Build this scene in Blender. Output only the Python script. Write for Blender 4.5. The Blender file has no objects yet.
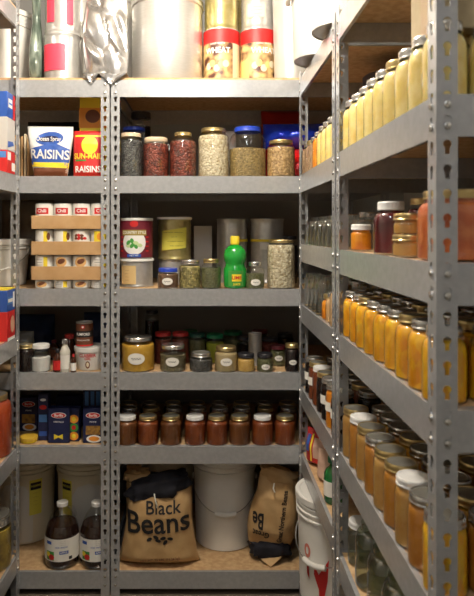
import bpy, bmesh, math, random
from mathutils import Vector, noise
random.seed(7)
C = bpy.context.scene.collection
PI = math.pi
CZ = 1.52                       # eye height

# ------------------------------------------------------------------ materials
MATS = {}
def nodes(name):
    m = bpy.data.materials.new(name); m.use_nodes = True
    nt = m.node_tree
    for n in list(nt.nodes): nt.nodes.remove(n)
    out = nt.nodes.new('ShaderNodeOutputMaterial')
    return m, nt, out
def principled(nt, out, col, rough, metal=0, coat=0, trans=0):
    b = nt.nodes.new('ShaderNodeBsdfPrincipled')
    b.inputs['Base Color'].default_value = (*col, 1)
    b.inputs['Roughness'].default_value = rough
    b.inputs['Metallic'].default_value = metal
    b.inputs['Coat Weight'].default_value = coat
    b.inputs['Transmission Weight'].default_value = trans
    nt.links.new(b.outputs[0], out.inputs[0])
    return b
def M(name, col, rough=.5, metal=0, col2=None, scale=30, bump=0, bscale=None, coat=0, stretch=None, kind='noise', sss=0, detail=3):
    """plain or two-tone procedural material"""
    if name in MATS: return MATS[name]
    m, nt, out = nodes(name)
    b = principled(nt, out, col, rough, metal, coat)
    if sss:
        b.inputs['Subsurface Weight'].default_value = sss
        b.inputs['Subsurface Radius'].default_value = (.03, .015, .004)
        b.inputs['Subsurface Scale'].default_value = .4
    tc = nt.nodes.new('ShaderNodeTexCoord'); mp = nt.nodes.new('ShaderNodeMapping')
    nt.links.new(tc.outputs['Object'], mp.inputs[0])
    if stretch: mp.inputs['Scale'].default_value = stretch
    # every copy gets its own piece of the pattern
    oi = nt.nodes.new('ShaderNodeObjectInfo'); mul = nt.nodes.new('ShaderNodeMath'); mul.operation = 'MULTIPLY'
    mul.inputs[1].default_value = 7.3
    cx = nt.nodes.new('ShaderNodeCombineXYZ')
    nt.links.new(oi.outputs['Random'], mul.inputs[0])
    for i in range(3): nt.links.new(mul.outputs[0], cx.inputs[i])
    nt.links.new(cx.outputs[0], mp.inputs['Location'])
    def tex(sc, det=detail):
        if kind == 'noise':
            t = nt.nodes.new('ShaderNodeTexNoise'); t.inputs['Scale'].default_value = sc; t.inputs['Detail'].default_value = det
            nt.links.new(mp.outputs[0], t.inputs['Vector']); return t, t.outputs['Fac']
        t = nt.nodes.new('ShaderNodeTexVoronoi'); t.inputs['Scale'].default_value = sc
        nt.links.new(mp.outputs[0], t.inputs['Vector']); return t, t.outputs['Distance']
    if col2 is not None:
        t, o = tex(scale)
        r = nt.nodes.new('ShaderNodeValToRGB')
        r.color_ramp.elements[0].color = (*col, 1); r.color_ramp.elements[1].color = (*col2, 1)
        if kind == 'noise': r.color_ramp.elements[0].position = .38; r.color_ramp.elements[1].position = .64
        else: r.color_ramp.elements[0].position = .25; r.color_ramp.elements[1].position = .75
        nt.links.new(o, r.inputs[0]); nt.links.new(r.outputs[0], b.inputs['Base Color'])
        if kind == 'cells':
            mx = nt.nodes.new('ShaderNodeMix'); mx.data_type = 'RGBA'; mx.blend_type = 'MIX'
            sp = nt.nodes.new('ShaderNodeSeparateColor'); nt.links.new(t.outputs['Color'], sp.inputs[0])
            r2 = nt.nodes.new('ShaderNodeValToRGB')
            r2.color_ramp.elements[0].color = (*col, 1); r2.color_ramp.elements[1].color = (*col2, 1)
            nt.links.new(sp.outputs[0], r2.inputs[0]); nt.links.new(r2.outputs[0], b.inputs['Base Color'])
    if bump:
        t, o = tex(bscale or scale)
        bp = nt.nodes.new('ShaderNodeBump'); bp.inputs['Strength'].default_value = bump; bp.inputs['Distance'].default_value = .004
        if kind != 'noise': bp.invert = True
        nt.links.new(o, bp.inputs['Height']); nt.links.new(bp.outputs[0], b.inputs['Normal'])
    MATS[name] = m
    return m
def thin_glass(name, tint, refl=1.0, rough=.025):
    if name in MATS: return MATS[name]
    m, nt, out = nodes(name)
    tr = nt.nodes.new('ShaderNodeBsdfTransparent'); tr.inputs[0].default_value = (*tint, 1)
    gl = nt.nodes.new('ShaderNodeBsdfGlossy'); gl.inputs['Roughness'].default_value = rough
    lf = nt.nodes.new('ShaderNodeLayerWeight'); pw = nt.nodes.new('ShaderNodeMath'); pw.operation = 'POWER'; pw.inputs[1].default_value = 4
    nt.links.new(lf.outputs['Facing'], pw.inputs[0])
    lw = nt.nodes.new('ShaderNodeMath'); lw.operation = 'MULTIPLY_ADD'; lw.inputs[1].default_value = .75; lw.inputs[2].default_value = .085
    nt.links.new(pw.outputs[0], lw.inputs[0])
    ml = nt.nodes.new('ShaderNodeMath'); ml.operation = 'MULTIPLY'; ml.inputs[1].default_value = refl; ml.use_clamp = True
    tc = nt.nodes.new('ShaderNodeTexCoord'); nz = nt.nodes.new('ShaderNodeTexNoise'); nz.inputs['Scale'].default_value = 18
    bp = nt.nodes.new('ShaderNodeBump'); bp.inputs['Strength'].default_value = .4; bp.inputs['Distance'].default_value = .01
    nt.links.new(tc.outputs['Object'], nz.inputs['Vector']); nt.links.new(nz.outputs['Fac'], bp.inputs['Height'])
    nt.links.new(bp.outputs[0], gl.inputs['Normal'])
    mx = nt.nodes.new('ShaderNodeMixShader')
    nt.links.new(lw.outputs[0], ml.inputs[0]); nt.links.new(ml.outputs[0], mx.inputs[0])
    nt.links.new(tr.outputs[0], mx.inputs[1]); nt.links.new(gl.outputs[0], mx.inputs[2])
    nt.links.new(mx.outputs[0], out.inputs[0]); MATS[name] = m
    return m

steel = M('galvanised_steel', (.44,.45,.465), .24, .40, (.49,.50,.515), 60, .03, 90)
board = M('particle_board', (.50,.31,.15), .8, 0, (.62,.42,.22), 45, .15, 140, stretch=(1,1,1))
wallm = M('wall_paint', (.30,.30,.29), .8, 0, (.33,.33,.32), 3, .05, 120)
whitew = M('white_wall_paint', (.52,.50,.46), .8, 0, (.55,.53,.49), 3, .04, 120)
floorm = M('floor_concrete', (.14,.11,.08), .6, 0, (.19,.15,.11), 9, .1, 60)
glass = thin_glass('clear_glass', (.96,.97,.96))
glass_e = thin_glass('empty_jar_glass', (.92,.95,.93), 2.4)
glass_g = thin_glass('green_tinted_glass', (.80,.88,.78), 2.2)
clearpl = thin_glass('clear_plastic', (.92,.92,.90), 1.1, .12)
gold = M('gold_lid_metal', (.62,.47,.20), .28, .85, (.70,.55,.27), 50)
silver = M('silver_lid_metal', (.62,.62,.60), .25, .9, (.72,.72,.70), 50)
ringtop = M('lid_disc_metal', (.42,.41,.36), .38, .7)
whitelid = M('white_lid_plastic', (.82,.82,.80), .4)
bluelid = M('blue_lid', (.02,.06,.48), .35)
blacklid = M('black_lid', (.02,.02,.025), .35)
redlid = M('red_lid', (.5,.03,.03), .4)
greenlid = M('green_lid', (.01,.20,.08), .4)
burglid = M('burgundy_lid', (.16,.02,.03), .4)
tanlid = M('tan_lid_enamel', (.66,.52,.36), .4)
white = M('white_plastic', (.78,.77,.73), .42, 0, (.82,.81,.77), 12)
natural = M('natural_white_plastic', (.68,.62,.47), .45, 0, (.73,.68,.53), 9)
alum = M('brushed_aluminium', (.74,.73,.70), .33, .75, (.80,.79,.77), 30, .02, 60, stretch=(1,1,12))
tin = M('tin_plate', (.60,.59,.57), .30, .65, (.68,.67,.64), 40)
goldtin = M('gold_tin', (.50,.42,.16), .30, .7, (.58,.50,.24), 40)
wire = M('wire_metal', (.35,.35,.34), .35, .9)
kraft = M('kraft_paper', (.50,.31,.13), .75, 0, (.58,.38,.18), 14, .25, 22)
card = M('cardboard', (.50,.30,.13), .85, 0, (.56,.35,.17), 16, .05, 100)
paper = M('label_paper', (.86,.84,.78), .7)
cream = M('cream_paper', (.80,.70,.50), .7)
yellowp = M('yellow_paper', (.78,.70,.10), .7)
black = M('black_ink', (.012,.012,.014), .6)
blackcl = M('black_cloth', (.008,.008,.013), .85, 0, (.016,.016,.026), 20, .4, 30)
redi = M('red_print', (.60,.02,.02), .5)
pinkred = M('pinkish_red_label', (.86,.06,.11), .5)
bluei = M('blue_print', (.03,.10,.42), .45)
navy = M('navy_print', (.008,.014,.07), .5)
lblue = M('light_blue_print', (.08,.25,.62), .5)
yell = M('yellow_print', (.90,.70,.04), .5)
orangei = M('orange_print', (.85,.32,.03), .5)
greeni = M('green_print', (.06,.32,.05), .5)
brownp = M('brown_print', (.16,.05,.02), .6)
maroon = M('maroon_print', (.17,.015,.03), .5)
whitei = M('white_print', (.88,.87,.84), .5)
mint = M('mint_print', (.45,.78,.60), .5)
foil = M('crinkled_foil', (.50,.49,.48), .27, .9, (.58,.57,.56), 20, .06, 35)
string = M('white_string', (.7,.68,.6), .8)
def cells(n, a, b, s, rough=.45): return M(n, a, rough, 0, b, s, 1.0, s, kind='cells')
c_pear = M('pear_halves', (.95,.78,.33), .35, 0, (.85,.63,.17), 26, .3, 22, sss=.12)
c_peach = M('peach_slices', (1.0,.55,.012), .3, 0, (.88,.34,.005), 60, .9, 60, kind='cells', stretch=(1,1,.55))
c_peach2 = M('bright_peach_slices', (1.0,.62,.018), .3, 0, (.95,.42,.008), 50, .9, 50, kind='cells', stretch=(1,1,.55))
c_sauce = M('amber_sauce', (.62,.27,.035), .4, 0, (.52,.20,.02), 20, .1, 30)
c_sauce2 = M('tan_sauce', (.62,.36,.10), .4, 0, (.55,.28,.06), 20, .1, 30)
c_coral = M('coral_puree', (.58,.11,.02), .4, 0, (.72,.22,.06), 40, .3, 50)
c_dred = M('dark_red_juice', (.08,.002,.005), .25, 0, (.20,.006,.010), 14)
c_orange = M('orange_preserve', (.90,.34,.01), .35, 0, (.75,.22,.01), 30, .2, 30)
c_brown = M('brown_broth', (.13,.040,.010), .35, 0, (.19,.06,.012), 18)
c_rust = M('rust_broth', (.20,.038,.008), .35, 0, (.27,.065,.014), 18)
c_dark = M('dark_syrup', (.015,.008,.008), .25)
c_dvin = M('brown_vinegar', (.028,.010,.007), .2)
c_must = M('mustard_powder', (.62,.34,.03), .7, 0, (.68,.40,.05), 25)
c_tan = M('tan_powder', (.42,.32,.15), .7, 0, (.48,.37,.19), 25)
c_gold = M('golden_powder', (.60,.36,.08), .7, 0, (.66,.42,.12), 25)
c_red = cells('red_beans', (.055,.008,.005), (.27,.05,.025), 120)
c_white = cells('white_beans', (.46,.36,.20), (.86,.78,.58), 120)
c_chick = cells('chickpeas', (.28,.16,.055), (.66,.44,.20), 125)
c_lent = cells('olive_lentils', (.20,.14,.045), (.44,.31,.12), 150)
c_black = cells('black_lentils', (.015,.015,.015), (.12,.12,.115), 150)
c_pep = cells('green_seeds', (.16,.14,.04), (.52,.44,.17), 110)
c_herb = cells('dried_herbs', (.10,.11,.04), (.20,.20,.09), 170)
c_salt = M('white_salt', (.80,.79,.76), .8, 0, (.84,.83,.80), 60)
c_brb = cells('brown_beans', (.30,.17,.09), (.48,.32,.20), 120)

# ------------------------------------------------------------------ mesh tools
class MB:
    def __init__(s): s.v = []; s.f = []; s.flat = set()
    def add(s, vs, fs, flat=False):
        o = len(s.v); s.v += [tuple(v) for v in vs]
        for f in fs:
            if flat: s.flat.add(len(s.f))
            s.f.append(tuple(i+o for i in f))
        return s
    def box(s, x0, x1, y0, y1, z0, z1):
        vs = [(x,y,z) for x in (x0,x1) for y in (y0,y1) for z in (z0,z1)]
        return s.add(vs, [(0,1,3,2),(4,6,7,5),(0,4,5,1),(2,3,7,6),(0,2,6,4),(1,5,7,3)], True)
    def lathe(s, prof, n=28, cx=0, cy=0, sx=1, sy=1):
        vs = []; fs = []
        rings = []
        for r, z in prof:
            if r < 1e-6: rings.append([len(vs)]); vs.append((cx, cy, z))
            else:
                rings.append(list(range(len(vs), len(vs)+n)))
                vs += [(cx+sx*r*math.cos(2*PI*i/n), cy+sy*r*math.sin(2*PI*i/n), z) for i in range(n)]
        for a, b in zip(rings, rings[1:]):
            if len(a) == 1 and len(b) == 1: continue
            for i in range(n):
                j = (i+1) % n
                if len(a) == 1: fs.append((a[0], b[j], b[i]))
                elif len(b) == 1: fs.append((a[i], a[j], b[0]))
                else: fs.append((a[i], a[j], b[j], b[i]))
        return s.add(vs, fs)
    def tube(s, pts, r, n=8):
        pts = [Vector(p) for p in pts]; vs = []; fs = []
        for k, p in enumerate(pts):
            d = (pts[min(k+1,len(pts)-1)] - pts[max(k-1,0)]).normalized()
            a = d.cross(Vector((0,0,1)));
            if a.length < .05: a = d.cross(Vector((1,0,0)))
            a.normalize(); b = d.cross(a)
            rr = r[k] if isinstance(r, (list,tuple)) else r
            vs += [tuple(p + a*rr*math.cos(2*PI*i/n) + b*rr*math.sin(2*PI*i/n)) for i in range(n)]
        for k in range(len(pts)-1):
            for i in range(n):
                j = (i+1) % n
                fs.append((k*n+i, k*n+j, (k+1)*n+j, (k+1)*n+i))
        fs.append(tuple(range(n))[::-1]); fs.append(tuple((len(pts)-1)*n+i for i in range(n)))
        return s.add(vs, fs)
    def mesh(s, name, angle=40, recalc=True):
        me = bpy.data.meshes.new(name); me.from_pydata(s.v, [], s.f)
        if recalc:
            bm = bmesh.new(); bm.from_mesh(me); bmesh.ops.recalc_face_normals(bm, faces=bm.faces); bm.to_mesh(me); bm.free()
        me.shade_smooth(); me.set_sharp_from_angle(angle=math.radians(angle)); me.update()
        return me
CACHE = {}
def obj(name, me, mat=None, parent=None, loc=(0,0,0), rot=(0,0,0)):
    o = bpy.data.objects.new(name, me); C.objects.link(o); o.location = loc; o.rotation_euler = rot
    if parent is not None: o.parent = parent
    if mat is not None and not me.materials: me.materials.append(mat)
    return o
def part(name, mb, mat, parent, angle=40, loc=(0,0,0), rot=(0,0,0)):
    return obj(name, mb.mesh(name, angle), mat, parent, loc, rot)
def cpart(key, name, build, mat, parent, angle=40, loc=(0,0,0), rot=(0,0,0)):
    k = (key, mat.name)
    if k not in CACHE:
        me = build().mesh(name, angle); me.materials.append(mat); CACHE[k] = me
    return obj(name, CACHE[k], None, parent, loc, rot)
LABELS = {}
def thing(name, label, cat, loc=(0,0,0), rotz=0, group=None):
    o = bpy.data.objects.new(name, None); C.objects.link(o); o.empty_display_size = .05
    o.location = loc; o.rotation_euler = (0,0,rotz); o['label'] = label; o['category'] = cat
    if group: o['group'] = group
    return o
def tag(o, label, cat, group=None):
    o['label'] = label; o['category'] = cat
    if group: o['group'] = group
    return o
def struct(name, mb, mat):
    o = part(name, mb, mat, None); o['kind'] = 'structure'; return o
def X(px, Y): return (px-207)*Y/600
def W(w, Y): return w*Y/600
def Z(py, Y): return CZ + (231-py)*Y/600

# flat graphics laid on a surface given by place(u, v)
def refine(me, L):
    bm = bmesh.new(); bm.from_mesh(me)
    bmesh.ops.triangulate(bm, faces=bm.faces)
    for _ in range(4):
        es = [e for e in bm.edges if e.calc_length() > L]
        if not es: break
        bmesh.ops.subdivide_edges(bm, edges=es, cuts=1); bmesh.ops.triangulate(bm, faces=[f for f in bm.faces if len(f.verts) > 3])
    bm.to_mesh(me); bm.free()
def laid(name, me, place, mat, parent, L=None):
    if L: refine(me, L)
    for v in me.vertices: v.co = place(v.co.x, v.co.y)
    me.shade_smooth(); me.update()
    return obj(name, me, mat, parent)
def text(s, size, place, mat, parent, cu=0, cv=0, bold=0, sx=1, L=.008, rot=0, name='lettering'):
    c = bpy.data.curves.new('t', 'FONT'); c.body = s; c.size = size; c.align_x = 'CENTER'; c.align_y = 'CENTER'; c.offset = bold; c.resolution_u = 3
    o = bpy.data.objects.new('t', c); C.objects.link(o)
    me = bpy.data.meshes.new_from_object(o); bpy.data.objects.remove(o); bpy.data.curves.remove(c)
    me.materials.clear()
    ca, sa = math.cos(rot), math.sin(rot)
    for v in me.vertices:
        x, y = v.co.x*sx, v.co.y
        v.co = (cu + x*ca - y*sa, cv + x*sa + y*ca, 0)
    return laid(name, me, place, mat, parent, L)
def poly(pts, place, mat, parent, name='printed_panel', L=.008):
    me = bpy.data.meshes.new(name); me.from_pydata([(x,y,0) for x, y in pts], [], [tuple(range(len(pts)))])
    return laid(name, me, place, mat, parent, L)
def rect(u0, u1, v0, v1): return [(u0,v0),(u1,v0),(u1,v1),(u0,v1)]
def ell(cu, cv, a, b, n=22, rot=0):
    return [(cu + a*math.cos(t)*math.cos(rot) - b*math.sin(t)*math.sin(rot), cv + a*math.cos(t)*math.sin(rot) + b*math.sin(t)*math.cos(rot)) for t in [2*PI*i/n for i in range(n)]]
def on_cyl(r, z0=0, a0=0, off=.0006):
    return lambda u, v, k=1: ((r+off)*math.sin(u/r+a0), -(r+off)*math.cos(u/r+a0), z0+v)
def on_front(y, off=.0006, cx=0, cz=0): return lambda u, v: (cx+u, y-off, cz+v)

# ------------------------------------------------------------------ room
struct('floor', MB().box(-1.45,1.05,-1.6,3.3,-.05,0), floorm)
struct('ceiling', MB().box(-1.45,1.05,-1.6,3.3,2.80,2.85), whitew)
struct('wall_back', MB().box(-1.45,1.05,3.2,3.3,0,2.8), wallm)
struct('wall_left', MB().box(-1.55,-1.45,-1.6,3.3,0,2.8), whitew)
struct('wall_right', MB().box(1.05,1.15,-1.6,3.3,0,2.8), whitew)
struct('wall_front', MB().box(-1.45,1.05,-1.7,-1.6,0,2.8), whitew)

# ------------------------------------------------------------------ shelving
FL = .036; FH = .071; T = .002; PITCH = .041
def flange_mb(H):
    """perforated strip, x 0..FL, height along z, thickness T along y: one cell per keyhole"""
    mb = MB(); cx = FL*.52; R = .0072; w = .0042; dn = .0165
    def hr(th):                                    # keyhole radius seen from the centre of its round part
        ph = abs(((th + PI/2 + PI) % (2*PI)) - PI)  # angle away from straight down
        r = R
        if ph < PI/2: r = max(R, min(w/max(math.sin(ph),1e-4), dn/max(math.cos(ph),1e-4)))
        return r
    def cell(z0, z1, zc):
        angs = [2*PI*i/24 for i in range(24)] + [math.atan2(z-zc, x-cx) % (2*PI) for x in (0,FL) for z in (z0,z1)] + [-PI/2+.20+2*PI, -PI/2-.20+2*PI, -PI/2+.26+2*PI, -PI/2-.26+2*PI]
        angs = sorted(set(round(a % (2*PI), 5) for a in angs)); n = len(angs)
        inn = []; out = []
        for a in angs:
            c, q = math.cos(a), math.sin(a); r = hr(a); inn.append((cx+r*c, zc+r*q))
            k = min([((FL-cx)/c if c > 1e-6 else (-cx/c if c < -1e-6 else 9)), ((z1-zc)/q if q > 1e-6 else ((z0-zc)/q if q < -1e-6 else 9))])
            out.append((cx+k*c, zc+k*q))
        vs = [(x,0,z) for x,z in inn]+[(x,0,z) for x,z in out]+[(x,T,z) for x,z in inn]+[(x,T,z) for x,z in out]
        fs = []
        for i in range(n):
            j = (i+1) % n
            fs += [(i,j,n+j,n+i), (2*n+i,3*n+i,3*n+j,2*n+j), (i,2*n+i,2*n+j,j)]
            xa, xb = out[i][0], out[j][0]
            if (abs(xa) < 1e-5 and abs(xb) < 1e-5) or (abs(xa-FL) < 1e-5 and abs(xb-FL) < 1e-5): fs.append((n+i,n+j,3*n+j,3*n+i))
        mb.add(vs, fs, True)
    z = .025 + PITCH; lo = z - .026
    mb.box(0, FL, 0, T, 0, lo)
    while z + PITCH < H:
        cell(lo, lo+PITCH, z); z += PITCH; lo += PITCH
    mb.box(0, FL, 0, T, lo, H)
    return mb
FM = {}
def post_mesh(H, sx, sy):
    """corner at 0,0; flanges run towards sx, sy (signs)"""
    k = (round(H,3), sx, sy)
    if k in FM: return FM[k]
    src = flange_mb(H); vs = src.v; fs = src.f
    mb = MB()
    mb.add([(sx*x, sy*y, z) for x, y, z in vs], fs)
    mb.add([(sx*y, sy*(T + x), z) for x, y, z in vs], fs)
    me = mb.mesh('post', 30); me.materials.append(steel); FM[k] = me
    return me
def bolt_mb():
    return MB().lathe([(0,.0),(.0062,0),(.0062,.0012),(.0055,.0030),(.003,.0042),(0,.0045)], 12)
def unit(label, x0, x1, y0, y1, zs, H, boltside, deck_up=(), group=None):
    cx, cy = (x0+x1)/2, (y0+y1)/2
    t = thing('shelving_unit', label, 'shelf', (cx, cy, 0), 0, group)
    for (x, sx) in ((x0,1),(x1,-1)):
        for (y, sy) in ((y0,1),(y1,-1)):
            p = obj('post', post_mesh(H, sx, sy), None, t, (x-cx, y-cy, 0))
            front = (y == y0) or (boltside == 'x0' and x == x0) or (boltside == 'x1' and x == x1)
            if not front: continue
            for z in zs:
                for dz in (-.018, -.054):
                    if z+dz < .01 or z+dz > H: continue
                    if y == y0:
                        cpart('bolt','bolt', bolt_mb, silver, p, loc=(sx*FL*.52, 0, z+dz), rot=(PI/2,0,0))
                    if boltside == 'x0' and x == x0:
                        cpart('bolt','bolt', bolt_mb, silver, p, loc=(0, sy*(T+FL*.52), z+dz), rot=(0,-PI/2,0))
                    if boltside == 'x1' and x == x1:
                        cpart('bolt','bolt', bolt_mb, silver, p, loc=(0, sy*(T+FL*.52), z+dz), rot=(0,PI/2,0))
    a, b, c, d = x0-cx+T, x1-cx-T, y0-cy+T, y1-cy-T
    q = .0018; lip = .012
    for z in zs:
        mb = MB()
        mb.box(a, b, c, c+q, z-FH, z-q); mb.box(a, b, d-q, d, z-FH, z-q)
        mb.box(a, a+q, c+q, d-q, z-FH, z-q); mb.box(b-q, b, c+q, d-q, z-FH, z-q)
        fl_ = lip if z < .2 else .026
        mb.box(a, b, c, c+fl_, z-q, z); mb.box(a, b, d-lip, d, z-q, z)
        mb.box(a, a+lip, c+lip, d-lip, z-q, z); mb.box(b-lip, b, c+lip, d-lip, z-q, z)
        # small return at the bottom of the rails
        mb.box(a+q, b-q, c+q, c+.010, z-FH, z-FH+q); mb.box(a+q, a+.010, c+.01, d-.01, z-FH, z-FH+q); mb.box(b-.010, b-q, c+.01, d-.01, z-FH, z-FH+q)
        f = part('shelf_frame', mb, steel, t, 30)
        e = .004
        part('deck_board', MB().box(a+e, b-e, c+e, d-e, z-.014, z-q-.0002) if z < 2.15 else MB().box(a+e, b-e, c+e, d-e, z+.0002, z+.010), board, f, 30)
    return t
DK = 0.0
S = [2.150, 1.749, 1.278, .928, .620, .099]          # rail tops of the back units
S1,S2,S3,S4,S5,S6 = [z+DK for z in S]; S1 += .0103
unit('steel shelving unit on back wall right of the double posts, with jars and sacks', -.4, .76, 2.5, 3.15, S, 2.165, None)
unit('steel shelving unit on back wall left of the double posts, with raisins', -1.40, X(109.5,2.5), 2.5, 3.15, S, 2.165, None)
RN = [2.148, 1.749, 1.466, 1.220, .882, .578, .14]
RF = [2.148, 1.749, 1.466, 1.220, .882, .610, .13]
R1,R2,R3,R4,R5,R6,R7 = [z+DK for z in RN]; R1 += .0103
R6F, R7F = RF[5]+DK, RF[6]+DK
XR = .382
unit('grey steel shelving unit nearest on the right, packed with rows of canned fruit', XR, .99, 1.0, 1.775, RN, 2.175, 'x0')
unit('grey steel shelving unit on the right beyond the canned fruit, running to the corner', XR, .99, 1.795, 2.488, RF, 2.175, 'x0')
L = [2.43, 1.749, 1.085, .627, .185]
L1,L2,L3,L4,L5 = [z+DK for z in L]
unit('taller grey steel shelving unit at the left edge, seen end on', -1.40, -.779, 1.55, 2.492, L, 2.75, 'x1')

# ------------------------------------------------------------------ jars
def jar_prof(R, H, neck, lidh, sh=.22, base=0):
    zs = H - lidh                      # top of neck under lid
    zb = zs - .006 - sh*H              # shoulder starts
    p = [(0, .0015), (R*.92, 0), (R*.985, .002), (R, .006), (R, zb)]
    for i in range(1, 7):
        t = i/6*PI/2
        p.append((neck + (R-neck)*math.cos(t), zb + sh*H*math.sin(t)))
    p += [(neck, zs + lidh*.6)]
    return p
def inset(p, g, top):
    out = [(0, .003)]
    for r, z in p[1:]:
        z2 = max(z, .003)
        if z2 >= top:
            out.append((max(r-g, .004), top)); break
        out.append((max(r-g, .002), z2))
    if out[-1][1] < top: out.append((out[-1][0], top))
    out.append((0, top+.0003))
    return out
def sticker(t, r, z, a=.012, b=.008, ang=0):
    pl = on_cyl(r, z, ang, .0008)
    st = poly(ell(0,0,a,b), pl, paper, t, 'oval_label', .006)
    pl2 = on_cyl(r, z, ang, .0013)
    pts = [(-.55*a + 1.1*a*i/10, .22*b*math.sin(i*2.3)) for i in range(11)]
    me = bpy.data.meshes.new('handwriting')
    w = b*.07
    vs = [(x, y-w, 0) for x, y in pts] + [(x, y+w, 0) for x, y in pts]
    me.from_pydata(vs, [], [(i, i+1, i+12, i+11) for i in range(10)])
    laid('handwriting', me, pl2, black, st)
def jar(label, px=None, wpx=None, ytop=None, zb=0, Y=None, cont=None, lid=gold, fill=.86, neck=.72, ring=True, name='canning_jar',
        gl=None, group=None, loc=None, D=None, H=None, stick=None, lidh=.016, cat='jar', sh=.2, ang=0, lidscale=1.0):
    if loc is None:
        if Y < 2.63: Y = 2.508 + W(wpx, Y)/2
        D = W(wpx, Y); loc = (X(px, Y), Y, zb); H = Z(ytop, Y) - zb
    R = D/2
    t = thing(name, label, cat, (loc[0], loc[1], loc[2]+.0003), ang, group)
    key = (round(R,3), round(H,3), round(neck,2), lidh, sh)
    p = jar_prof(R, H, neck*R, lidh, sh)
    cpart(('g',)+key, 'glass_body', lambda: MB().lathe(p, 26), gl or (glass if cont else glass_e), t)
    if cont:
        cpart(('c', fill)+key, 'contents', lambda: MB().lathe(inset(p, .0018, H*fill), 26), cont, t)
    if lid:
        lr = (neck*R + .002)*lidscale; z0, z1 = H-lidh, H
        if ring:
            def band():
                return MB().lathe([(neck*R+.0006, z0),(lr+.0010, z0),(lr+.0010, z0+.002),(lr, z0+.0032),(lr,z0+lidh*.5),(lr+.0004,z0+lidh*.6),(lr,z1-.002),(lr-.0012, z1),(lr-.0045, z1),(lr-.0050, z1-.0014),(neck*R-.0045, z1-.0014)], 26)
            cpart(('b',lidscale)+key, 'screw_band', band, lid, t, 30)
            cpart(('l',lidscale)+key, 'lid', lambda: MB().lathe([(0,z1-.0022),(lr-.0048,z1-.0022),(lr-.0048,z1-.0012),(lr-.0075,z1-.0008),(lr-.009,z1-.0016),(0,z1-.0016)], 26),
                  ringtop if lid in (gold, silver) else lid, t, 30)
        else:
            cpart(('s',lidscale)+key, 'lid', lambda: MB().lathe([(neck*R+.0006,z0),(lr,z0),(lr+.0006,z0+.002),(lr,z0+.004),(lr,z1-.003),(lr-.002,z1),(lr-.006,z1-.0006),(0,z1-.0006)], 26), lid, t, 30)
    if stick: sticker(t, R, stick*H, R*.52, R*.34, -ang if not ang else 0)
    return t

# back unit, second shelf: dried beans
jar('jar of black lentils left of the red beans, cut off by the post', 131, 23, 134, S2, 2.57, c_black, tanlid, .82, .84, ring=False, sh=.12)
t = jar('clamp-top jar of red beans with tan lid beside the black lentils', 156, 26, 137, S2, 2.57, c_red, None, .80, .84, sh=.12)
H = Z(137,2.508+W(26,2.57)/2)-S2; R = W(26,2.508+W(26,2.57)/2)/2
lid_ = part('lid', MB().lathe([(0,H-.004),(R*.86,H-.006),(R*.90,H-.010),(R*.90,H-.022),(R*.86,H-.026),(R*.80,H-.027)], 26), tanlid, t)
part('wire_clamp', MB().tube([(R*.93*math.cos(a), R*.93*math.sin(a), H-.030) for a in [i*PI/12 for i in range(25)]], .0012, 6)
     .tube([(R*.95,-.006,H-.030),(R*1.06,-.010,H-.040),(R*1.05,-.012,H-.058),(R*1.0,-.016,H-.062),(R*.99,-.016,H-.044)], .0014, 6), wire, t)
jar('rounded jar of red beans with narrow gold lid, left of the tall white beans', 183, 27, 133, S2, 2.57, c_red, gold, .80, .60, ring=False, sh=.18)
jar('tallest jar of white beans with gold lid on the second shelf', 213.5, 31, 129, S2, 2.59, c_white, gold, .84, .76, ring=False, sh=.14)
jar('wide jar of olive lentils with bright blue lid, only partly full', 247.5, 37, 128, S2, 2.60, c_lent, bluelid, .56, .68, ring=False, sh=.22, lidh=.020)
jar('jar of chickpeas with gold ring lid in front of the blue and red bags', 281, 28, 141, S2, 2.57, c_chick, gold, .80, .80, sh=.14, lidh=.014)
jar('glossy black jar standing behind the clamp-top red beans', 141, 20, 113, S2, 2.88, c_dark, blacklid, .8, .95, ring=False, sh=.1, lidh=.03)
jar('low blue-lidded jar behind the black lentils', 134, 22, 128, S2, 2.74, c_black, bluelid, .7, .95, ring=False, sh=.1)

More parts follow.
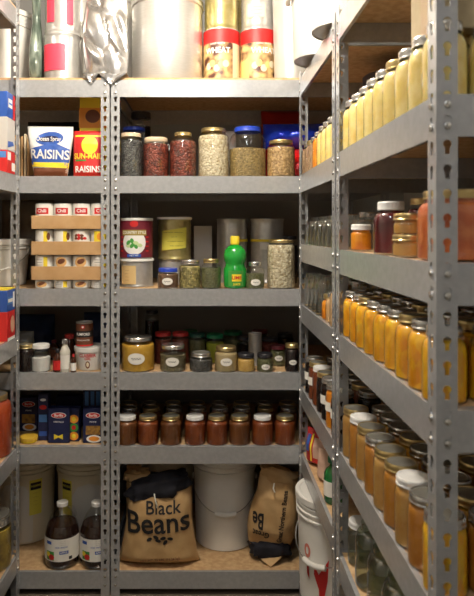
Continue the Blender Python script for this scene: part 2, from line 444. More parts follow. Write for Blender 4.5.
# pillow shaped bags ------------------------------------------------
def bag(name, label, cat, loc, w, h, th, mat, rotz=0, rough=.006, seed=0, width=None, lean=None, nu=26, nv=30, tilt=0, foot=True, parent=None, freq=14, edge=.35, bend=0):
    """soft pillow bag standing on its lower edge; returns (thing, surf(u,v)) with surf on the -Y face"""
    width = width or (lambda s: 1.0); lean = lean or (lambda s: 0.0)
    def prof(s):                                  # thickness along the height
        return max(0.0, min(1.0, (1-s)/edge))**.6 * (min(1.0, s/.12)**.5 if foot else min(1.0, s/edge)**.6)
    def pt(a, s, side):
        hw = w/2*width(s)
        x = a*hw + lean(s)
        k = max(0.0, 1-abs(a)**2.6)**.55 * prof(s)
        nz = noise.noise(Vector((x*freq+seed, s*h*freq, seed*1.7+side)))
        n2 = noise.noise(Vector((x*freq*2.6+seed, s*h*freq*2.6, seed*.7+side+5)))
        y = -side*(th/2*k) - side*(nz*rough + n2*rough*.45)*min(1,k*2.5) + bend*s*s
        return (x, y, s*h)
    mb = MB(); vs = []; fs = []
    for side in (1, -1):
        o = len(vs)
        for j in range(nv+1):
            for i in range(nu+1):
                vs.append(pt(-1+2*i/nu, j/nv, side))
        for j in range(nv):
            for i in range(nu):
                a = o+j*(nu+1)+i
                fs.append((a, a+1, a+nu+2, a+nu+1) if side == 1 else (a, a+nu+1, a+nu+2, a+1))
    mb.add(vs, fs)
    me = mb.mesh(name, 60, recalc=False)
    bm = bmesh.new(); bm.from_mesh(me); bmesh.ops.remove_doubles(bm, verts=bm.verts, dist=.0004); bmesh.ops.recalc_face_normals(bm, faces=bm.faces); bm.to_mesh(me); bm.free()
    me.shade_smooth(); me.materials.append(mat)
    t = thing(name, label, cat, loc, rotz)
    t.rotation_euler = (tilt, 0, rotz)
    obj('bag_body', me, None, t)
    def surf(u, v, off=.0012):
        s = min(.999, max(.001, v/h)); hw = w/2*width(s)
        a = min(.985, max(-.985, (u-lean(s))/hw))
        x, y, z = pt(a, s, 1)
        return (u, y-off, v)
    return t, surf
def over(surf, off): return lambda u, v: surf(u, v, off)

# blue and white raisin bag
Y=2.575; w=W(45,Y); h=Z(127,Y)-S2
t, sf = bag('raisin_bag', 'blue and white zip-top raisin bag standing slumped left of the red bag', 'bag', (X(51,Y), Y, S2), w, h, .055, whitei, .05, .008, 2,
            width=lambda s: .72+.28*min(1,s/.8), edge=.5, tilt=.06)
b = poly([(-.40*w,.20*h),(.40*w,.18*h),(.43*w,.55*h),(.15*w,.66*h),(-.1*w,.64*h),(-.44*w,.55*h)], over(sf,.0016), bluei, t, 'printed_panel')
poly(rect(-.37*w,.37*w,.03*h,.19*h), over(sf,.0016), brownp, t, 'printed_window')
poly([(-.40*w,.21*h),(.40*w,.18*h),(.41*w,.29*h),(-.41*w,.30*h)], over(sf,.0020), yell, t, 'printed_band')
poly(ell(.0*w,.76*h,.30*w,.13*h,24,.1), over(sf,.0017), bluei, t, 'printed_logo')
poly(ell(-.02*w,.75*h,.21*w,.06*h,24,.1), over(sf,.0021), navy, t, 'printed_logo')
text('Ocean Spray', .026*w/.2, over(sf,.0036), whitei, t, -.02*w, .75*h, .0003, .8)
text('RAISINS', .056*w/.2, over(sf,.0040), whitei, t, 0, .44*h, .0012, .88, rot=-.04)
part('zip_strip', MB().box(-w*.49, w*.49, -.004, .0, h*.975, h*.995), white, t)

# red raisin bag
Y=2.575; w=W(31,Y); h=Z(131,Y)-S2
t, sf = bag('raisin_bag', 'red and yellow raisin bag partly hidden by the shelf post', 'bag', (X(89,Y), Y, S2), w, h, .06, redi, 0, .003, 9, edge=.3)
poly(ell(.06*w,.68*h,.26*w,.20*h), over(sf,.0018), yell, t, 'printed_sun')
text('SUN-MAID', .040*w/.165, over(sf,.0035), yell, t, .02*w, .44*h, .0009, .82)
poly(rect(-.40*w,-.05*w,.34*h,.37*h), over(sf,.0018), greeni, t, 'printed_band')
text('RAISINS', .046*w/.165, over(sf,.0035), whitei, t, .0*w, .16*h, .0009, .85)
poly(rect(-.42*w,.42*w,.86*h,.90*h), over(sf,.0018), yell, t, 'printed_band')

# generic carton
def carton(name, label, cat, x, y, z, w, d, h, mat, rotz=0, group=None):
    t = thing(name, label, cat, (x, y, z+.0003), rotz, group)
    mb = MB().box(-w/2, w/2, -d/2, d/2, 0, h)
    me = mb.mesh(name, 30); bm = bmesh.new(); bm.from_mesh(me); bmesh.ops.bevel(bm, geom=bm.edges[:], offset=.0015, segments=1, affect='EDGES'); bm.to_mesh(me); bm.free()
    me.materials.append(mat); obj('carton_body', me, None, t)
    return t, on_front(-d/2)
Y=2.72
t, fr = carton('cereal_box', 'orange and yellow box standing tall behind the red raisin bag', 'box', X(94,Y), Y, S2, W(26,Y), .06, .375, yell)
h = .375; w=W(28,Y)
poly(rect(-w*.48,w*.48,h*.62,h*.86), fr, orangei, t); poly(ell(0,h*.76,w*.26,h*.08), on_front(-.03,.0012), brownp, t, 'printed_logo')

# corrugated folder bundle at left of raisins
Y=2.75
t = thing('file_bundle', 'bundle of upright brown paper sheets left of the blue raisin bag', 'paper', (X(27,Y), Y, S2+.0003), .10)
for i in range(6):
    part('paper_sheet', MB().box(-.045+i*.013, -.038+i*.013, -.10, .12, 0, .19+.012*math.sin(i*2.1)), card if i%2 else cream, t, 30)
# dark bag behind raisins
bag('black_bag', 'dark plastic bag slumped behind the raisin bags', 'bag', (X(58,2.98), 2.98, S2), W(60,2.98), Z(122,2.98)-S2, .16, blackcl, 0, .010, 4, edge=.5)

# red / blue bags in the corner
t, sf = bag('chip_bag', 'shiny blue bag lying on top of the bright red bag in the corner', 'bag', (X(293,2.78), 2.78, S2+.150), W(60,2.78), .118, .22, M('shiny_blue_film',(.015,.05,.75),.16,.2,(.03,.10,.85),15,.5,22), -.08, .014, 12, foot=False, edge=.6)
t, sf = bag('chip_bag', 'bright red bag behind the chickpea jar, under the blue bag', 'bag', (X(293,2.77), 2.77, S2), W(52,2.77), .149, .18, M('shiny_red_film',(.75,.01,.01),.2,.2,(.85,.04,.03),15,.5,22), -.05, .010, 15, edge=.3)
t, sf = bag('chip_bag', 'tall dark red bag standing at the back behind the blue bag', 'bag', (X(281,3.0), 3.0, S2), W(40,3.0), .37, .12, M('dull_red_film',(.35,.01,.01),.3,.1,(.42,.02,.02),15,.5,22), 0, .010, 18, edge=.4)
bag('paper_bag', 'small white folded bag between the white beans and blue-lidded jar', 'bag', (X(228,2.82), 2.82, S2), W(16,2.82), Z(131,2.82)-S2, .05, whitei, 0, .006, 22)

# ------------------------------------------------------------------ cans
def can_prof(R, H, ribs):
    p = [(0,.003),(R*.93,.003),(R*.95,0),(R*1.0,0),(R*1.01,.003),(R*.985,.006)]
    n0, n1 = (.10*H, .90*H)
    if ribs:
        k = ribs
        for i in range(k*2+1):
            p.append((R*(.985 if i%2 else .965), n0 + (n1-n0)*i/(2*k)))
    p += [(R*.985, H-.006),(R*1.01,H-.003),(R,H),(R*.95,H),(R*.93,H-.004),(0,H-.004)]
    return p
def can(label, px, wpx, ytop, zb, Y, mat=tin, ribs=9, name='tin_can', ztop=None, loc=None, D=None, H=None, group=None, ang=0, lid=None):
    if loc is None:
        D = W(wpx,Y); loc = (X(px,Y),Y,zb); H = (Z(ytop,Y) if ztop is None else ztop)-zb
    R = D/2
    t = thing(name, label, 'can', (loc[0],loc[1],loc[2]+.0003), ang, group)
    cpart(('can',round(R,4),round(H,4),ribs), 'can_body', lambda: MB().lathe(can_prof(R*.985,H,ribs), 32), mat, t, 50)
    if lid: part('plastic_lid', MB().lathe([(R*.9,H-.0005),(R*1.02,H-.0005),(R*1.025,H-.008),(R*1.035,H-.008),(R*1.035,H+.001),(R*1.02,H+.003),(R*.85,H+.003),(R*.83,H+.0015),(0,H+.0015)],32), lid, t, 30)
    return t, R, H
def wrap(t, R, z0, z1, a0, a1, mat, name='paper_label', off=.0010):
    n = max(4, int((a1-a0)/.15)); vs = []; fs = []
    for k in range(n+1):
        a = a0+(a1-a0)*k/n
        for r, z in ((R+off, z0), (R+off, z1)): vs.append((r*math.sin(a), -r*math.cos(a), z))
    fs = [(2*k, 2*k+2, 2*k+3, 2*k+1) for k in range(n)]
    return part(name, MB().add(vs, fs), mat, t, 60)

# top shelf --------------------------------------------------------
Y = 2.62
t,R,H = can('lower ribbed tin can with square pink-red label on top shelf', 62, 36, 38, S1, Y, ribs=14)
wrap(t,R,.042,.155,-.98,.42,pinkred)
zt = S1+H
t,R,H2 = can('upper tin can with split pink-red label, stacked above the square-labelled can', 63, 36, -6, zt+.0006, Y, ribs=14)
wrap(t,R,.045,.19,-.75,-.25,pinkred); wrap(t,R,.035,.19,.42,.80,pinkred)
can('ribbed tin can behind the pink-red labelled cans, beside the foil bag', 79, 30, 30, S1, 2.86, ribs=14)
can('upper ribbed tin can behind the pink-red labelled cans', 79, 30, -15, Z(30,2.86)+.001, 2.86, ribs=14)
# wheat cans
wheatbg = M('wheat_photo', (.10,.03,.02), .45, 0, (.78,.52,.22), 26, 0, detail=1)
for px, lab, rot, top, lab2 in ((221.5, 'left red-topped can of wheat on top shelf, beside the big pot', -.35, goldtin, 'gold ribbed can stacked on the left wheat can'),
                     (258.3, 'right red-topped can of wheat on top shelf, beside the pale bucket', .15, tin, 'silver ribbed can with tan label stacked on the right wheat can')):
    t,R,H = can(lab, px, 35.8, 33, S1, 2.71, ribs=0, name='wheat_can')
    wrap(t,R,.006,H-.006,-2.4,2.4,wheatbg); wrap(t,R,H*.74,H-.006,-2.4,2.4,redi,'label_band',.0014)
    pl = on_cyl(R,0,rot,.0019)
    text('WHEAT', .034, pl, whitei, t, .008, H*.60, .001, .95)
    text('HARD WHITE', .011, pl, whitei, t, .008, H*.72, .0002)
    for k in range(5):
        poly(ell(-.035+.020*k, H*(.34+.05*math.sin(k*2.2)), .014, .016), on_cyl(R,0,rot,.0017+.0001*k), (M('roll_print',(.85,.55,.2),.5) if k%2 else cream), t, 'printed_roll')
    if px < 240: wrap(t,R,.006,H*.74,.62,1.35,cream,'nutrition_panel',.0015)
    else: wrap(t,R,.006,H*.45,-1.5,-.6,M('roll_print',(.85,.55,.2),.5),'nutrition_panel',.0015)
    t2,R2_,H2 = can(lab2, px, 35, -22, S1+H+.0006, 2.71, mat=top, ribs=12)
    if px > 240:
        wrap(t2,R2_,.045,.105,-.75,.30,cream); 
        for q in range(3): text('~~~~~~~', .012, on_cyl(R2_,0,-.2,.0018), brownp, t2, 0, .060+.015*q)
can('gold ribbed can standing at the back between the wheat cans', 240, 26, -20, S1, 2.95, mat=goldtin, ribs=20)

def pail(label, x, y, z, R0, R1, H, mat, ribs=True, lid=None, handle=None, name='bucket', rot=0, cat='bucket', nlab=None, grip=white):
    t = thing(name, label, cat, (x,y,z+.0003), rot)
    p = [(0,.004),(R0*.95,.004),(R0*.96,0),(R0,.002),(R0,.006)]
    zr = H*.80
    rz = lambda z: R0+(R1-R0)*z/H
    p.append((rz(zr), zr))
    if ribs:
        for k in range(3):
            z0 = zr + H*.055*k
            p += [(rz(z0)+.006, z0+.002),(rz(z0)+.006, z0+.007),(rz(z0)+.001, z0+.010)]
    p += [(R1,H-.006),(R1+.003,H-.004),(R1+.003,H),(R1-.003,H),(R1-.005,H-.006),(0,H-.008)]
    part('bucket_body', MB().lathe(p, 44), mat, t, 35)
    if lid: part('lid', MB().lathe([(R1+.0035,H-.020),(R1+.007,H-.020),(R1+.007,H+.001),(R1+.003,H+.005),(R1-.010,H+.005),(R1-.014,H+.001),(0,H+.001)], 44), lid, t, 30)
    if handle is not None:
        zh, drop = handle
        r = rz(zh)+.009
        pts = [(r*math.cos(PI + PI*i/20), r*math.sin(PI + PI*i/20), zh - drop*math.sin(PI*i/20)**1.0) for i in range(21)]
        hd = part('wire_handle', MB().tube(pts, .0018, 6), wire, t)
        g = [pts[i] for i in range(8,13)]
        part('hand_grip', MB().tube([(a, b-.004, c) for a,b,c in g], .0105, 10), grip, hd)
        part('handle_lug', MB().lathe([(0,-.001),(.014,-.001),(.014,.006),(0,.006)], 14), mat, t, loc=(-rz(zh)-.003,0,zh), rot=(0,-PI/2,0))
        part('handle_lug', MB().lathe([(0,-.001),(.014,-.001),(.014,.006),(0,.006)], 14), mat, t, loc=(rz(zh)+.003,0,zh), rot=(0,PI/2,0))
    return t, rz

# big aluminium pots
def pot(label, px, wpx, ytop, Y, zb, mat=alum, bead=True):
    R = W(wpx,Y)/2; H = Z(ytop,Y)-zb
    t = thing('stock_pot', label, 'pot', (X(px,Y),Y,zb+.0003), 0)
    p = [(0,.006),(R*.90,.006),(R*.93,0),(R*.97,.006),(R,.016),(R,H-.030),(R+.006,H-.026),(R+.006,H-.018),(R,H-.014),(R,H-.004),(R+.005,H),(R-.003,H),(R-.004,H-.01),(R-.004,H-.03)]
    part('pot_body', MB().lathe(p,44), mat, t, 35)
    part('lid', MB().lathe([(R-.002,H+.0005),(R-.004,H+.006),(R*.5,H+.018),(.02,H+.022),(0,H+.022)],44), mat, t, 35)
    return t
pot('largest aluminium stock pot in the middle of the top shelf', 167.5, 70, 5, 2.70, S1)
t = pot('banded aluminium pot behind the foil bag on the top shelf', 116, 40, 2, 2.86, S1)
# white buckets
t, rz = pail('white bucket at far left of top shelf with pink and mint label', X(1,2.76), 2.76, S1, .13, .15, .34, white, lid=white)
poly(rect(-.11,.02,.11,.21), lambda u,v:((rz(v)+.002)*math.sin(u/.14),-(rz(v)+.002)*math.cos(u/.14),v), M('pale_pink_print',(.85,.62,.58),.6), t, 'label')
poly(rect(-.11,.02,.03,.10), lambda u,v:((rz(v)+.0025)*math.sin(u/.14),-(rz(v)+.0025)*math.cos(u/.14),v), mint, t, 'label')
bag('garbage_bag', 'dark green crumpled plastic bag between the white bucket and tin cans', 'bag', (X(36.5,2.62), 2.62, S1), W(14,2.62), Z(-2,2.66)-S1, .09, M('green_grey_film',(.06,.09,.07),.25,.2,(.30,.36,.30),9,.5,18,stretch=(3,3,.6)), 0, .014, 31, width=lambda s: .8+.2*math.sin(s*6), edge=.8)
pbucket = M('pale_bucket_plastic', (.50,.49,.47), .38, .3, (.54,.53,.51), 10)
t, rz = pail('pale bucket at the right end of the back top shelf, beside the wheat can', X(293,2.61), 2.61, S1, .080, .090, .40, pbucket, lid=None, ribs=False)
# buckets overhanging the right top shelf
t, rz = pail('pale bucket overhanging the right top shelf, the farther of two', .436, 2.26, R1, .108, .122, .34, pbucket, handle=(.26,.03), ribs=False, rot=-PI/2)
t, rz = pail('pale bucket overhanging the right top shelf, the nearer one above the middle post', .445, 1.93, R1, .108, .122, .34, pbucket, handle=(.26,.03), ribs=False, rot=-PI/2)

# foil bag (crumpled mylar)
def foil_bag():
    Y = 2.555; nu, nv = 28, 40
    w = W(47,Y); z1 = Z(-4,Y); z0 = S1 - .0; h = z1-z0
    cxs = X(107,Y)
    def f(u, s, side):
        # u -1..1, s 0..1 ; narrower top left, tails at the bottom
        hw = w/2*(.70+.30*math.sin(min(1,s*1.6+.25)*PI/2) - .35*max(0,s-.6))
        x = u*hw - .010*math.sin(s*3)
        k = max(0,1-abs(u)**2.2)**.6*(.55+.45*math.sin(s*PI))
        p = Vector((x*11+3+side, s*h*7+x*6, side*3.0))
        d = noise.voronoi(p)[0]; rid = min(d[1]-d[0], .6)
        q = Vector((x*34, s*h*15-x*12, side*2.0)); e2 = noise.voronoi(q)[0]
        y = -side*(.036*k + (.060*rid - .014 + .003*(e2[1]-e2[0]))*min(1,k*2))
        return x, y
    vs=[]; fs=[]
    for side in (1,-1):
        o=len(vs)
        for j in range(nv+1):
            for i in range(nu+1):
                s=j/nv; x,y=f(-1+2*i/nu,s,side)
                z = s*h
                vs.append((x, y, z))
        for j in range(nv):
            for i in range(nu):
                a=o+j*(nu+1)+i; fs.append((a,a+1,a+nu+2,a+nu+1) if side==1 else (a,a+nu+1,a+nu+2,a+1))
    t = thing('foil_bag', 'crumpled silver foil bag hanging over the front edge of the top shelf', 'bag', (cxs, Y+.016, z0+.0005))
    me = MB().add(vs,fs).mesh('bag_body', 38, recalc=False)
    bm=bmesh.new(); bm.from_mesh(me); bmesh.ops.remove_doubles(bm,verts=bm.verts,dist=.0004); bmesh.ops.recalc_face_normals(bm,faces=bm.faces); bm.to_mesh(me); bm.free()
    me.materials.append(foil); obj('bag_body', me, None, t)
    # folds drooping over the rail
    for (px0,px1,pxt,drop) in ((82,99,92,.030),(99,127,112,.034)):
        g=MB(); n=8; m=6; vv=[]; ff=[]
        for j in range(m+1):
            s=j/m
            for i in range(n+1):
                q=i/n
                xa=X(px0,2.49)-cxs; xb=X(px1,2.49)-cxs; xt=X(pxt,2.49)-cxs
                x=(xa+(xb-xa)*q)*(1-s)+xt*s
                yy = 2.493-Y-.016 - .002 - .008*abs(math.sin(q*5+s*2))*(1-s*.5)
                vv.append((x, yy, .012 - s*drop*1.35 + .003*math.sin(q*9)))
        for j in range(m):
            for i in range(n):
                a=j*(n+1)+i; ff.append((a,a+1,a+n+2,a+n+1))
        # back to the body over the board
        for q in range(n+1):
            x,y,z=vv[q]; vv.append((x, .0, .014))
        b0=(m+1)*(n+1)
        for i in range(n): ff.append((i,b0+i,b0+i+1,i+1))
        g.add(vv,ff); part('bag_corner', g, foil, t, 25)
foil_bag()

# ------------------------------------------------------------------ third shelf, left: bucket, trays of cans
t, rz = pail('white bucket with wire handle left of the cardboard can trays', X(-8,2.72), 2.72, S3, .148, .165, Z(240,2.7)-S3, white, lid=white, handle=(.15,.09))
bag('cloth_bag', 'grey-brown cloth bundle lying behind the can trays at left', 'bag', (X(28,3.0), 3.0, S3), W(52,3.0), Z(200,3.0)-S3, .14, M('grey_brown_cloth',(.22,.18,.13),.9,0,(.30,.25,.19),12,.5,20), 0, .012, 41, edge=.4)
PX = [45, 64, 83, 102]
soup = [('orange and yellow', yell, redi), ('white and gold', whitei, orangei), ('white and brown', whitei, brownp), ('red and white', whitei, redi)]
Yt = 2.56; cd = W(18.2,Yt); cr = cd/2
# rows: (z base, height, kind list); tray walls lie in front of each row's base
rowz = [Z(279,Yt), Z(254.5,Yt), Z(229,Yt)]
zb0 = S3
levels = [(S3, rowz[0]-S3-.0015)] + [(rowz[i]+.0028, (rowz[i+1] if i<2 else Z(203,Yt)) - rowz[i]-.0050) for i in range(3)]
rown = ['bottom row under the trays', 'lowest cardboard tray', 'middle cardboard tray', 'top cardboard tray']
ordn = ['first','second','third','fourth']
looks = [[('chili photo',1),('plain white side',2),('chili photo',1),('plain white side',2)], [('plain white side',2),('chili photo',1),('chili photo',1),('plain white side',2)],
         [('plain white side',0),('plain white side',0),('red bean photo',3),('yellow photo',4)], [('red band',5)]*4]
def soupcan(lab, x, y, z, D, H, look, rot):
    t,R,H = can(lab, 0,0,0,0,0, loc=(x,y,z), D=D, H=H, ribs=0, name='food_can')
    wrap(t,R,.004,H-.004,-3.1,3.1,paper)
    pl = lambda off=.0016: on_cyl(R,0,rot,off)
    mid = H*.72 if H > .07 else H*.5
    e = H*.22 if H > .07 else H*.36
    if look == 1:
        poly(ell(0,mid,.024,e,16), pl(), M('chili_bowl_print',(.75,.45,.18),.5), t, 'printed_bowl', .01); poly(ell(.002,mid+.003,.016,e*.5,14,.4), pl(.0021), brownp, t, 'printed_food', .01)
    elif look in (0,2):
        poly(rect(.010,.026,mid-e,mid+e), pl(), yell, t, 'printed_band', .01)
        if look == 0: poly(ell(.030,mid,.008,e*.7,14), pl(.002), brownp, t, 'printed_food', .01)
        else:
            for k in range(3): poly(rect(-.024,.006,mid-e*.6+k*e*.5,mid-e*.6+k*e*.5+.0012), pl(.002), black, t, 'printed_line', .01)
    elif look == 3:
        for k in range(7): poly(ell(-.018+.012*(k%4), mid-.008+.012*(k//4), .008,.006,10,k), pl(.0018+.0001*k), redi if k%2 else brownp, t, 'printed_bean', .01)
    elif look == 4: poly(rect(-.026,.026,mid-e,mid+e), pl(), yell, t, 'printed_band', .01); poly(ell(.0,mid,.013,e*.7,14), pl(.002), orangei, t, 'printed_food', .01)
    elif look == 5:
        poly(rect(-.024,.030,mid-.016,mid+.010), pl(), redi, t, 'printed_band', .01); text('Chili', .020, pl(.002), whitei, t, .003, mid-.003, .0004)
traydepth = .30
for li,(z,hh) in enumerate(levels):
    for rk in range(3):
        for k,px in enumerate(PX):
            x = X(44.8,Yt) + k*(cd+.0012); y = Yt + rk*(cd+.004)
            place = ['front','second','third'][rk]
            lk, code = looks[li][k]
            soupcan('%s can from the left, %s row, %s' % (ordn[k], place, ['short can under the trays','in the lowest tray','in the middle tray','in the top tray'][li]) + (', '+lk if rk==0 else ''),
                    x, y, z, cd-.002, hh-.0006, code if rk==0 else 2, (k-1.5)*.1)
for li in range(3):
    z = rowz[li]
    x0 = X(44.8,Yt)-cr-.003; x1 = X(44.8,Yt)+3*(cd+.0012)+cr+.002; y0 = Yt-cr-.005; y1 = Yt+2*(cd+.004)+cr+.005; th=.0022; hl=W(13.2,Yt)
    mb = MB().box(x0,x1,y0,y1,z+.0001,z+th).box(x0,x1,y0-th,y0,z,z+hl).box(x0,x1,y1,y1+th,z,z+hl).box(x0-th,x0,y0-th,y1+th,z,z+hl).box(x1,x1+th,y0-th,y1+th,z,z+hl)
    # front flap folded edge
    mb.box(x0,x1,y0-th-.0015,y0-th,z+.001,z+hl*.98)
    o = part('cardboard_tray', mb, card, None, 30)
    tag(o, ['lowest cardboard tray of cans, resting on the short cans','middle cardboard tray of cans in the stack','top cardboard tray of cans, holding the red-banded cans'][li], 'tray')

# ------------------------------------------------------------------ third shelf, centre
Y=2.66
t,R,Hc = can('large can with torn tan label under the maroon soup can', 137, 33, 259, S3, Y, ribs=8, lid=white)
wrap(t,R,.012,Hc-.026,-1.0,.05,M('tan_label',(.66,.48,.22),.7)); zt = S3+Hc+.0045
for q in range(4): text('-----', .012, on_cyl(R,0,-.5,.0018), brownp, t, 0, .030+.014*q)
t,R,Hc = can('large maroon soup can with green vegetable picture, stacked at the left', 136, 33, 219, zt, Y, ribs=0, lid=white, name='soup_can')
wrap(t,R,.004,Hc-.010,-3,3,maroon)
poly(ell(0,Hc*.40,.052,.052), on_cyl(R,0,0,.0016), whitei, t, 'printed_oval'); poly(rect(-.055,.055,Hc*.58,Hc*.72), on_cyl(R,0,0,.0021), M('olive_gold_print',(.35,.26,.06),.5), t, 'printed_band')
text('COUNTRY STYLE', .017, on_cyl(R,0,0,.0026), whitei, t, 0, Hc*.65, .0003, .8)
poly(ell(0,Hc*.87,.018,.014), on_cyl(R,0,0,.0021), redi, t, 'printed_logo')
for k in range(7): poly(ell(-.024+.016*(k%4), Hc*(.32+.10*(k//4))+.006*math.sin(k*3), .012,.008,12,k), on_cyl(R,0,0,.0022+.0001*k), greeni if k%3 else M('pale_green_print',(.55,.68,.35),.5), t, 'printed_vegetable')
poly(rect(-.030,.030,.006,.020), on_cyl(R,0,0,.0021), bluei, t, 'printed_band'); text('NET WT', .010, on_cyl(R,0,0,.0026), whitei, t, 0, .013)
for sgn in (-1,1):
    for k in range(4): poly(rect(sgn*.06-.008,sgn*.06+.008,.030+.020*k,.036+.020*k), on_cyl(R,0,0,.0018), redi, t, 'printed_stripe')
t,R,Hc = can('silver can under the gold can, behind the blue-lidded jar', 174, 31, 259, S3, 2.76, ribs=6)
zt = S3+Hc+.0006
t,R,Hc = can('gold can with handwritten yellow note taped on front', 174.5, 34, 218, zt, 2.76, mat=goldtin, ribs=5, lid=white)
nt_ = poly([(-.060,.040),(.055,.052),(.058,.145),(-.058,.128)], on_cyl(R,0,.05,.0022), yellowp, t, 'yellow_note')
for q,(s_,sc) in enumerate((('~~~~~ ~~~~',1),('~~ ~',.8),('~~~~ ~~~',1),('~~ ~~~~',1))): text(s_, .016*sc, on_cyl(R,0,.05,.0028), black, nt_, -.008+.006*q, .122-.020*q)
for px,lab,tape in ((232,'left tall silver can at the back, behind the green juice bottle',0),(267,'right tall silver can at the back, with yellow tape on its front',1)):
    t,R,Hc = can(lab, px, 34 if tape else 31, 219, S3, 2.86, ribs=14)
    if tape:
        wrap(t,R,Hc*.64,Hc*.68,-1.3,.7,yell,'yellow_tape',.002); wrap(t,R,Hc*.52,Hc*.62,-.5,.0,paper,'paper_label',.002)
    else: wrap(t,R,Hc*.64,Hc*.68,.1,1.3,yell,'yellow_tape',.002)
t,fr = carton('white_box', 'white box far back between the gold can and the silver cans', 'box', X(203,3.0), 3.0, S3, W(18,3.0), .06, Z(226,3.0)-S3, whitei)
jar('small jar of brown spice with dark blue lid and oval label', 168, 21, 268, S3, 2.565, cells('brown_spice',(.16,.08,.04),(.26,.14,.08),200), bluelid, .72, .86, ring=False, stick=.36, sh=.1)
jar('jar of green seeds with silver ring lid, right of the blue-lidded jar', 190, 22, 260, S3, 2.57, c_pep, silver, .80, .82, sh=.12)
jar('jar of dried herbs with gold lid, left of the green juice bottle', 211, 20, 259, S3, 2.57, c_herb, gold, .70, .72, sh=.16)
jar('small dark spice jar with silver lid and oval label, right of green bottle', 255, 19, 262, S3, 2.57, c_herb, silver, .55, .62, stick=.24, sh=.18)
jar('big gold-rimmed jar of white beans at the right end, third shelf', 281, 28, 240, S3, 2.58, c_white, gold, .90, .84, sh=.12, lidh=.012)
jar('black-lidded jar in the corner behind the big jar of white beans', 290, 16, 236, S3, 2.78, c_dark, blacklid, .8, .8, sh=.12)
# green juice bottle
Y=2.565; R=W(23,Y)/2; H=Z(236,Y)-S3
t = thing('juice_bottle', 'green lime juice bottle with yellow cap and pinched waist', 'bottle', (X(235,Y),Y,S3+.0003))
part('bottle_body', MB().lathe([(0,.003),(R*.85,0),(R*.98,.006),(R,.02),(R,H*.36),(R*.86,H*.42),(R*.84,H*.47),(R*.97,H*.54),(R*1.0,H*.62),(R*.92,H*.72),(R*.60,H*.80),(R*.34,H*.83),(R*.30,H*.87),(0,H*.87)],30),
     M('green_juice_plastic',(.012,.30,.03),.12,0,(.02,.36,.05),20,coat=.5), t, 60)
part('cap', MB().lathe([(R*.36,H*.83),(R*.40,H*.84),(R*.40,H*.97),(R*.34,H),(0,H)],20), yell, t, 30)
pl=on_cyl(R,0,-.1,.0012); lb_=poly(rect(-.026,.040,.010,H*.34), pl, greeni, t, 'label'); poly(rect(-.010,.030,.030,.060), on_cyl(R,0,-.1,.0018), yell, lb_, 'printed_band'); text('LIME', .020, on_cyl(R,0,-.1,.0024), redi, lb_, .010,.045,.0006)
text('JUICE', .012, on_cyl(R,0,-.1,.0024), yell, lb_, .010,.018,.0003)

# ------------------------------------------------------------------ fourth shelf, left
jar('dark jar with gold lid beside the left post, fourth shelf', 26, 16, 344, S4, 2.57, c_dark, gold, .82, .8, sh=.14)
jar('white-lidded jar half full of white salt on the fourth shelf', 41, 19, 344, S4, 2.57, c_salt, whitelid, .52, .84, ring=False, sh=.14)
def bottle(label, px, wpx, ytop, zb, Y, body, cap, name='bottle', lab=None, neck=.34, shz=.62, word=None):
    if Y < 2.6: Y = 2.508 + W(wpx, Y)/2
    R=W(wpx,Y)/2; H=Z(ytop,Y)-zb
    t=thing(name,label,'bottle',(X(px,Y),Y,zb+.0003))
    part('bottle_body', MB().lathe([(0,.002),(R*.9,0),(R,.006),(R,H*shz),(R*.8,H*(shz+.08)),(R*neck*1.1,H*(shz+.18)),(R*neck,H*.86),(0,H*.86)],22), body, t, 60)
    part('cap', MB().lathe([(R*neck*1.02,H*.85),(R*neck*1.3,H*.85),(R*neck*1.3,H-.002),(R*neck*1.1,H),(0,H)],16), cap, t, 30)
    if lab:
        l_=wrap(t,R,H*.10,H*.52,-1.4,1.4,lab,'label',.0008)
        if word: text(word, R*.55, on_cyl(R,0,0,.0014), whitei if lab is not whitei and lab is not paper else redi, l_, 0, H*.34, .0002, .8)
    return t
amber=M('dark_amber_glass',(.05,.015,.006),.12); palegl=M('pale_bottle_plastic',(.62,.60,.52),.3)
bottle('small dark bottle with red and white label, right of the salt jar', 57.5, 9, 349, S4, 2.57, amber, blacklid, lab=redi)
bottle('clear bottle with silver cap and pale label on the fourth shelf', 65, 10, 339, S4, 2.57, palegl, silver, lab=paper, neck=.45)
bottle('dark bottle with bright red cap behind the clear bottle', 69.5, 12, 334, S4, 2.68, amber, redlid, lab=None, neck=.6, shz=.68)
bottle('tiny bottle with red and white label squeezed beside the tub', 73.5, 5.5, 354, S4, 2.55, amber, redlid, lab=whitei)
bottle('dark bottle with brown label at the back, behind the salt jar', 54, 11, 340, S4, 2.78, amber, burglid, lab=brownp)
# baking powder tub and can
Y=2.60; R=W(31,Y)/2; H=Z(345.5,Y)-S4
t=thing('baking_powder_tub','white tub with red lettering and a brown emblem, under the small can','tub',(X(90,Y),Y,S4+.0003))
part('tub_body', MB().lathe([(0,.003),(R*.86,0),(R*.88,.002),(R*.955,H-.014),(0,H-.013)],36), white, t)
part('lid', MB().lathe([(R*.965,H-.018),(R,H-.018),(R,H-.001),(R*.98,H),(R*.93,H),(R*.92,H-.002),(0,H-.002)],36), white, t, 30)
pl=lambda off=.0012:(lambda u,v:((R*(.88+.075*v/H)+off)*math.sin(u/R),-(R*(.88+.075*v/H)+off)*math.cos(u/R),v))
text('CLABBER', .020, pl(), redi, t, 0, H*.66, .0005, .95); text('GIRL', .015, pl(), redi, t, .002, H*.52, .0004, .95); poly(ell(.002,H*.26,.011,.016), pl(), brownp, t, 'printed_emblem'); poly(ell(.002,H*.27,.006,.010), pl(.0018), cream, t, 'printed_emblem')
zt=S4+H
